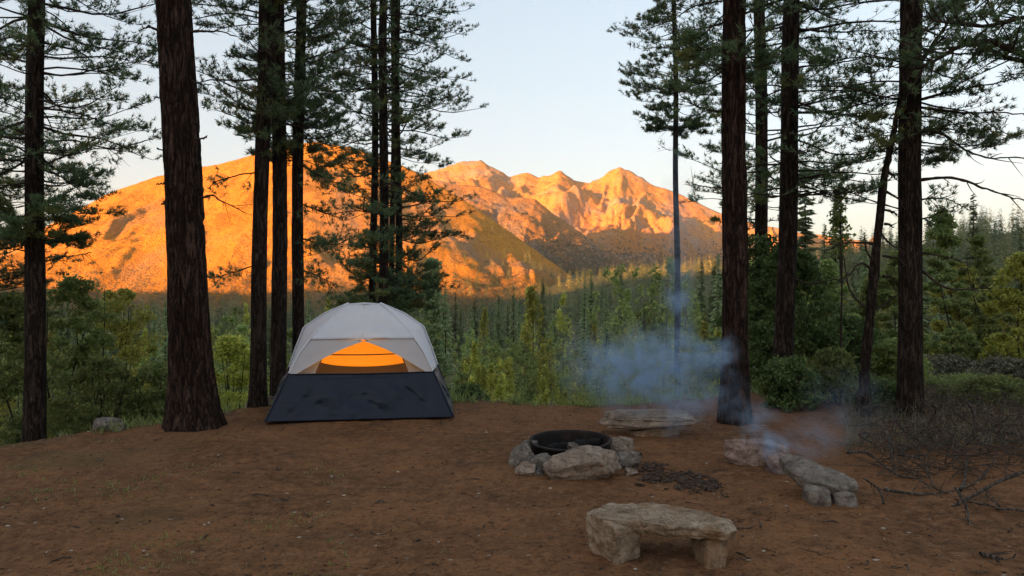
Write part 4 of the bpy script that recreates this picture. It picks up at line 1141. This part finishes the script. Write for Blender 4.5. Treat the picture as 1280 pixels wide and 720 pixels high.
def litter():
    rng = RS(700)
    # dry needles and twigs
    P = ground_pts(10000, (-150, 1430), (3.2, 12), rng); n = len(P); P[:, 2] += .004
    a = rng.uniform(0, 6.28, n); D = np.stack([np.cos(a), np.sin(a), rng.normal(size=n) * .12], -1)
    t = NT('dry_litter'); gg = t.n('ShaderNodeNewGeometry')
    t.col(t.ramp(gg.outputs['Random Per Island'], [(0, (.035, .02, .012)), (.5, (.10, .055, .028)), (.85, (.19, .12, .065)), (1, (.36, .28, .18))])).rough(.9, .1)
    scatter_tubes('litter', 'dry brown needles and twigs strewn over the bare soil', 'litter', None, P, D, rng.uniform(.02, .075, n), rng.uniform(.0008, .002, n), 701, sides=3, mats=t.m)
    P = ground_pts(170, (-100, 1380), (3.4, 11), rng); n = len(P); P[:, 2] += .008
    a = rng.uniform(0, 6.28, n); D = np.stack([np.cos(a), np.sin(a), rng.normal(size=n) * .06], -1)
    scatter_tubes('litter', 'short broken twigs lying about on the bare soil', 'litter', 'bark_grey', P, D, rng.uniform(.06, .24, n) * (rng.rand(n) ** .5), rng.uniform(.002, .006, n), 702, .18, 5)
    # chips and pebbles
    P = ground_pts(1500, (-100, 1380), (3.2, 11), rng); n = len(P)
    V0, F0 = ico(1); m = MB()
    S = rng.uniform(.004, .016, (n, 1, 3)) * np.array([1.3, 1, .5])
    V = (V0[None] * (1 + .25 * rng.normal(size=(n, len(V0), 1))) * S) + P[:, None] + np.array([0, 0, .003])
    Fa = (F0[None] + (np.arange(n) * len(V0))[:, None, None]).reshape(-1, 3)
    t = NT('pebbles'); gg = t.n('ShaderNodeNewGeometry')
    t.col(t.ramp(gg.outputs['Random Per Island'], [(0, (.05, .03, .02)), (.6, (.14, .085, .05)), (.86, (.25, .19, .14)), (1, (.5, .44, .36))])).rough(.9, .2)
    tag(MB().add(V.reshape(-1, 3), Fa).build('pebbles', t.m), 'small pebbles and pale chips scattered on the soil', 'pebbles', kind='stuff')
    # charcoal strip right of the ring
    n = 520; u = rng.rand(n) ** .8; px = 796 + 98 * u + rng.normal(size=n) * 5; py = 586 + 22 * u + rng.normal(size=n) * (9 - 3 * u)
    d = CAMZ * F / (py - 360); x = (px - 640) / F * d; P = np.stack([x, d, T(x, d) + .012], -1)
    S = (rng.uniform(.25, 1, (n, 1, 1)) ** 2) * rng.uniform(.006, .034, (n, 1, 3)) * np.array([1.6, 1, .6])
    V1, F1 = ico(2); an = rng.rand(n) * 6.28; ca, sa = np.cos(an)[:, None], np.sin(an)[:, None]
    Vs = np.sign(V1) * np.abs(V1) ** .7
    V = Vs[None] * (1 + .18 * rng.normal(size=(n, len(V1), 1))) * S
    V = np.stack([V[..., 0] * ca - V[..., 1] * sa, V[..., 0] * sa + V[..., 1] * ca, V[..., 2]], -1) + P[:, None]
    Fa = (F1[None] + (np.arange(n) * len(V1))[:, None, None]).reshape(-1, 3)
    M['coal'] = rock('charcoal', (.028, .019, .014), (.10, .064, .044), (.20, .145, .11), None, 6)
    tag(MB().add(V.reshape(-1, 3), Fa).build('charcoal_debris', M['coal'], smooth=False), 'raked out charcoal and burnt bits on the soil right of the fire ring', 'charcoal', kind='stuff')
litter()

def brush():
    rng = RS(720)
    n = 1250
    px = 1030 + 340 * rng.rand(n) ** .8; d = rng.uniform(6.4, 11.6, n)
    keep = (px > 1060 + 60 * vnoise(d * 1.1, d * 0) + (d < 8) * 50)
    px, d = px[keep], d[keep]; n = len(px)
    x = (px - 640) / F * d; z = T(x, d) + rng.rand(n) ** 2.5 * .24
    P = np.stack([x, d, z], -1); D = norm(rng.normal(size=(n, 3)) * np.array([1, 1, .45]))
    scatter_tubes('brush', 'tangle of thin dark dead twigs covering the ground at right', 'brush', 'brushwood', P, D, rng.uniform(.15, .75, n), rng.uniform(.002, .006, n), 721, .22)
    # named dead branches, pale and bent
    DG = 'dead branches in the brush'
    W = lambda px, py, d, up=0: (X(px, d), d, max(tz(X(px, d), d) + .015, Z(py, d)))
    for j, (pp, r0, lab) in enumerate([
        (((1060, 566), (1085, 566), (1120, 590), (1150, 600), (1172, 632)), .014, 'pale bent dead branch nearest the tilted stone slab'),
        (((1105, 612), (1150, 622), (1195, 615), (1225, 590), (1240, 560)), .013, 'long pale dead branch curving upward among the brush'),
        (((1122, 568), (1150, 575), (1162, 605), (1174, 632)), .011, 'short arched pale dead branch over the brush'),
        (((1200, 628), (1205, 600), (1206, 565), (1196, 548)), .013, 'upright dead stick in the right brush'),
        (((1278, 590), (1240, 605), (1215, 618), (1188, 640), (1160, 642)), .015, 'dead branch reaching in from the right edge, ending in a fork'),
        (((1195, 610), (1212, 640), (1215, 655)), .012, 'short dead branch pointing down toward the camera'),
        (((1150, 540), (1170, 552), (1190, 572)), .012, 'pale curved stick high in the brush behind the others'),
        (((1080, 598), (1100, 612), (1108, 638)), .009, 'thin twig curling down at the left of the brush'),
        (((1280, 545), (1245, 540), (1215, 552), (1180, 545)), .013, 'dead branch lying along the back of the brush at right'),
        (((1285, 640), (1250, 648), (1210, 640)), .012, 'low dead branch on the soil at the right edge'),
        (((1225, 692), (1245, 700), (1270, 705)), .014, 'short thick stick lying on the bare soil in the right corner')]):
        ds = [CAMZ * F / (max(p[1] + (18 if j not in (9, 10) else 0), 500) - 360) * (.98 + .02 * i) for i, p in enumerate(pp)]
        dm = float(np.mean(ds))
        pts = [W(p[0], p[1], dm + (q - dm) * .5) for p, q in zip(pp, ds)]
        c = np.array(pts).mean(0)
        o = lim([np.array(p) - c for p in pts], r0, .005, 800 + j, 6, .25, k=22, kink=.012, droop=0).build('dead_branch', M['bark_grey'])
        o.location = c; tag(o, lab, 'branch', DG)
    # more bent dead branches standing out of the tangle
    rr = RS(760)
    spots = ['near the tilted slab', 'low in the brush', 'arching over the brush', 'at the back of the brush', 'by the dark pine base', 'at the right edge of the brush']
    for j in range(14):
        px0 = rr.uniform(1090, 1300); d0 = rr.uniform(6.3, 9.8); a = rr.uniform(0, 6.28); ln = rr.uniform(.5, 1.3)
        x0, y0 = X(px0, d0), d0; hgt = rr.uniform(.08, .45)
        tt = np.linspace(0, 1, 5); bx = np.cumsum(rr.normal(size=5) * .09)
        pts = np.stack([tt * ln * math.cos(a) - bx * math.sin(a), tt * ln * math.sin(a) * .7 + bx * math.cos(a), np.sin(tt * rr.uniform(1.6, 3.1)) * hgt], -1)
        o = lim(pts, rr.uniform(.007, .014), .003, 860 + j, 9, .3, k=24, kink=.016, droop=.1).build('dead_branch', M['bark_grey'])
        o.location = (x0, y0, tz(x0, y0) + .02)
        tag(o, 'thin bent grey dead branch tangled in the brush right of the clearing', 'branch', 'tangled dead branches of the brush')
    # dry grass and weeds
    def blades(name, label, mat, P, hgt, seed, per=7, w=.004):
        r = RS(seed); n = len(P)
        C = np.repeat(P, per, 0) + r.normal(size=(n * per, 3)) * np.array([.035, .035, 0])
        d = r.normal(size=(n * per, 3)) * .45; d[:, 2] = 1; d = norm(d); h = (np.repeat(hgt, per) * r.uniform(.5, 1.2, n * per))[:, None]
        e = norm(np.cross(d, r.normal(size=(n * per, 3)))) * w
        mid = C + d * h * .55; tip = C + d * h * np.array([1, 1, .92]) + r.normal(size=(n * per, 3)) * h * .12
        V = np.stack([C - e, C + e, mid + e * .8, mid - e * .8, tip], 1).reshape(-1, 3)
        b = np.arange(n * per)[:, None] * 5
        m = MB().add(V, b + np.array([[0, 1, 2, 3]])); m.Fc.append((b + np.array([[3, 2, 4]]), 0))
        tag(m.build(name, mat, smooth=False), label, 'grass' if 'grass' in name else 'weeds', kind='stuff')
    r = RS(730)
    P = []
    px = r.uniform(-80, 1400, 5200); s = r.rand(5200) ** 1.3 * 7 - .25; y0 = np.interp(px, _epx, _eY) + s
    P = np.stack([X(px, y0), y0, T(X(px, y0), y0)], -1)
    k = vnoise(P[:, 0] * .9, P[:, 1] * .9, seed=44) + .5 * vnoise(P[:, 0] * 3, P[:, 1] * 3, seed=45)
    P = P[(k > .0) | (px > 520)]; P = P[r.permutation(len(P))]; nP = len(P)
    blades('grass', 'rough dry and green grass along the rim of the clearing', M['leaf_pale'], P[:nP // 3], r.uniform(.04, .14, nP // 3), 731)
    blades('undergrowth', 'green weeds growing on the slope beyond the clearing rim', M['leaf_mid'], P[nP // 3:], r.uniform(.05, .26, nP - nP // 3), 732, 8, .006)
    q = ground_pts(900, (-80, 430), (3.6, 8.5), r); k = vnoise(q[:, 0] * 1.3, q[:, 1] * 1.3, seed=23) > .18; q = q[k]
    blades('weeds', 'sparse small weeds in the soil at the left of the clearing', M['leaf_mid'], q, r.uniform(.015, .05, len(q)), 733, 5, .003)
    px = r.uniform(1060, 1400, 900); y0 = r.uniform(7.5, 12, 900); q = np.stack([X(px, y0), y0, T(X(px, y0), y0)], -1)
    blades('grass', 'dim dry grass among the dead brush at right', M['leaf_pale'], q, r.uniform(.08, .3, 900), 734, 7, .004)
brush()

# ------------------------------------------------------------------ smoke
def smoke():
    puffs = [  # px, py, depth, rx, rz, density
        (978, 568, 6.75, .07, .14, 3.0), (968, 552, 6.85, .09, .13, 2.4), (955, 536, 7.0, .13, .12, 1.5), (935, 522, 7.2, .16, .13, .9), (960, 515, 7.2, .2, .1, .7),
        (896, 444, 7.9, .24, .17, 1.5), (915, 480, 7.7, .12, .2, .5), (862, 450, 8.1, .28, .25, 1.0), (850, 500, 8.1, .26, .3, .8), (885, 500, 7.8, .24, .24, .6),
        (815, 458, 8.3, .42, .42, 1.1), (772, 462, 8.5, .45, .4, .75), (735, 455, 8.8, .4, .4, .3),
        (850, 400, 8.3, .16, .5, 1.0), (848, 330, 8.4, .18, .6, .6), (846, 250, 8.6, .2, .7, .3), (1000, 552, 6.6, .2, .2, .35), (1035, 545, 6.7, .3, .2, .28), (1060, 500, 7, .35, .3, .14)]
    t = NT('smoke_volume'); t.t.nodes.remove(t.p)
    geo = t.n('ShaderNodeNewGeometry'); pos = geo.outputs['Position']
    nz = t.n('ShaderNodeTexNoise'); nz.inputs['Scale'].default_value = 2.2; nz.inputs['Detail'].default_value = 2; t.l(pos, nz.inputs['Vector'])
    sub = t.n('ShaderNodeVectorMath', operation='SUBTRACT'); t.l(nz.outputs['Color'], sub.inputs[0]); sub.inputs[1].default_value = (.5, .5, .5)
    sc = t.n('ShaderNodeVectorMath', operation='SCALE'); t.l(sub.outputs[0], sc.inputs[0]); sc.inputs['Scale'].default_value = .45
    ad = t.n('ShaderNodeVectorMath', operation='ADD'); t.l(pos, ad.inputs[0]); t.l(sc.outputs[0], ad.inputs[1])
    tot = None
    lo = np.array([1e9] * 3); hi = -lo
    for (px, py, d, rx, rz, k) in puffs:
        c = np.array([X(px, d), d, Z(py, d)]); rv = np.array([rx, rx * .8, rz]) * 1.5
        lo = np.minimum(lo, c - rv * 1.05); hi = np.maximum(hi, c + rv * 1.05)
        s = t.n('ShaderNodeVectorMath', operation='SUBTRACT'); t.l(ad.outputs[0], s.inputs[0]); s.inputs[1].default_value = tuple(c)
        dv = t.n('ShaderNodeVectorMath', operation='DIVIDE'); t.l(s.outputs[0], dv.inputs[0]); dv.inputs[1].default_value = tuple(rv)
        dp = t.n('ShaderNodeVectorMath', operation='DOT_PRODUCT'); t.l(dv.outputs[0], dp.inputs[0]); t.l(dv.outputs[0], dp.inputs[1])
        a = t.n('ShaderNodeMath', operation='SUBTRACT', use_clamp=True); a.inputs[0].default_value = 1.0; t.l(dp.outputs['Value'], a.inputs[1])
        b = t.math('MULTIPLY', t.math('MULTIPLY', a.outputs[0], a.outputs[0]), k)
        tot = b if tot is None else t.math('ADD', tot, b)
    n2 = t.n('ShaderNodeTexNoise'); n2.inputs['Scale'].default_value = 5.5; n2.inputs['Detail'].default_value = 4; n2.inputs['Distortion'].default_value = .8; t.l(pos, n2.inputs['Vector'])
    r = t.ramp(n2.outputs['Fac'], [(.40, .04), (.66, 1.9)])
    den = t.math('MULTIPLY', t.math('MULTIPLY', tot, r), SMOKE)
    pv = t.n('ShaderNodeVolumePrincipled'); pv.inputs['Color'].default_value = (.52, .73, 1.0, 1); pv.inputs['Anisotropy'].default_value = 0.1
    t.l(den, pv.inputs['Density']); t.l(pv.outputs[0], t.out.inputs['Volume'])
    lo[2] = max(lo[2], .02)
    V = np.array([[x, y, z] for x in (lo[0], hi[0]) for y in (lo[1], hi[1]) for z in (lo[2], hi[2])])
    q = [[0, 1, 3, 2], [4, 6, 7, 5], [0, 4, 5, 1], [2, 3, 7, 6], [0, 2, 6, 4], [1, 5, 7, 3]]
    o = MB().add(V, q).build('smoke', t.m, smooth=False)
    t.m.cycles.volume_step_rate = .35
    tag(o, 'thin blue smoke drifting from the rocks toward the thin pine', 'smoke', kind='stuff')
SMOKE = 2.0
smoke()

# ------------------------------------------------------------------ haze
def haze(density):
    t = NT('haze_volume'); t.t.nodes.remove(t.p)
    pv = t.n('ShaderNodeVolumePrincipled'); pv.inputs['Color'].default_value = (.86, .92, 1.0, 1); pv.inputs['Density'].default_value = density
    t.l(pv.outputs[0], t.out.inputs['Volume'])
    Rr = 3500; a, b = -90.0, 520.0
    V = [[x, y, z] for x in (-Rr, Rr) for y in (-Rr, Rr) for z in (a, b)]
    q = [[0, 1, 3, 2], [4, 6, 7, 5], [0, 4, 5, 1], [2, 3, 7, 6], [0, 2, 6, 4], [1, 5, 7, 3]]
    tag(MB().add(V, q).build('haze', t.m, smooth=False), 'faint blue valley haze', 'haze', kind='stuff')
HAZE = 0.000045
if HAZE: haze(HAZE)

# ------------------------------------------------------------------ light, sky, camera
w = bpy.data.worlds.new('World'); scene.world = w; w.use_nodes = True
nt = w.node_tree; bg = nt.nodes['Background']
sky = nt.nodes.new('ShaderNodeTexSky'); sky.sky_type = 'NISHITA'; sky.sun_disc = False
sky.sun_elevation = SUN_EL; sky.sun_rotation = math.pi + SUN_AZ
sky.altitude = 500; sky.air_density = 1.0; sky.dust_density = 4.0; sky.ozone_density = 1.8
sky_gamma = nt.nodes.new('ShaderNodeGamma'); sky_gamma.inputs['Gamma'].default_value = .42    # gamma added to brighten and whiten the sky's fill light
nt.links.new(sky.outputs[0], sky_gamma.inputs['Color']); nt.links.new(sky_gamma.outputs[0], bg.inputs[0]); bg.inputs[1].default_value = .15
L = bpy.data.lights.new('sun', 'SUN'); L.energy = 5.0; L.angle = R(.5); L.color = (1, .43, .10)
so = bpy.data.objects.new('sun', L); COL.objects.link(so)
so.rotation_euler = Vector((SX, SY, math.tan(SUN_EL))).to_track_quat('Z', 'Y').to_euler()
so.location = (-20, -30, 200)

cam = bpy.data.cameras.new('camera'); cam.lens = 26; cam.sensor_width = 36; cam.clip_end = 12000; cam.clip_start = .05
co = bpy.data.objects.new('camera', cam); COL.objects.link(co)
co.location = (0, 0, CAMZ); co.rotation_euler = (R(90), 0, 0)
scene.camera = co
scene.render.engine = 'CYCLES'
scene.cycles.use_denoising = True
scene.cycles.max_bounces = 8; scene.cycles.diffuse_bounces = 4; scene.cycles.transmission_bounces = 4; scene.cycles.volume_bounces = 1; scene.cycles.transparent_max_bounces = 8
scene.view_settings.view_transform = 'Standard'; scene.view_settings.look = 'None'
scene.view_settings.exposure = 2.3; scene.view_settings.gamma = 1.0; scene.view_settings.use_curve_mapping = False
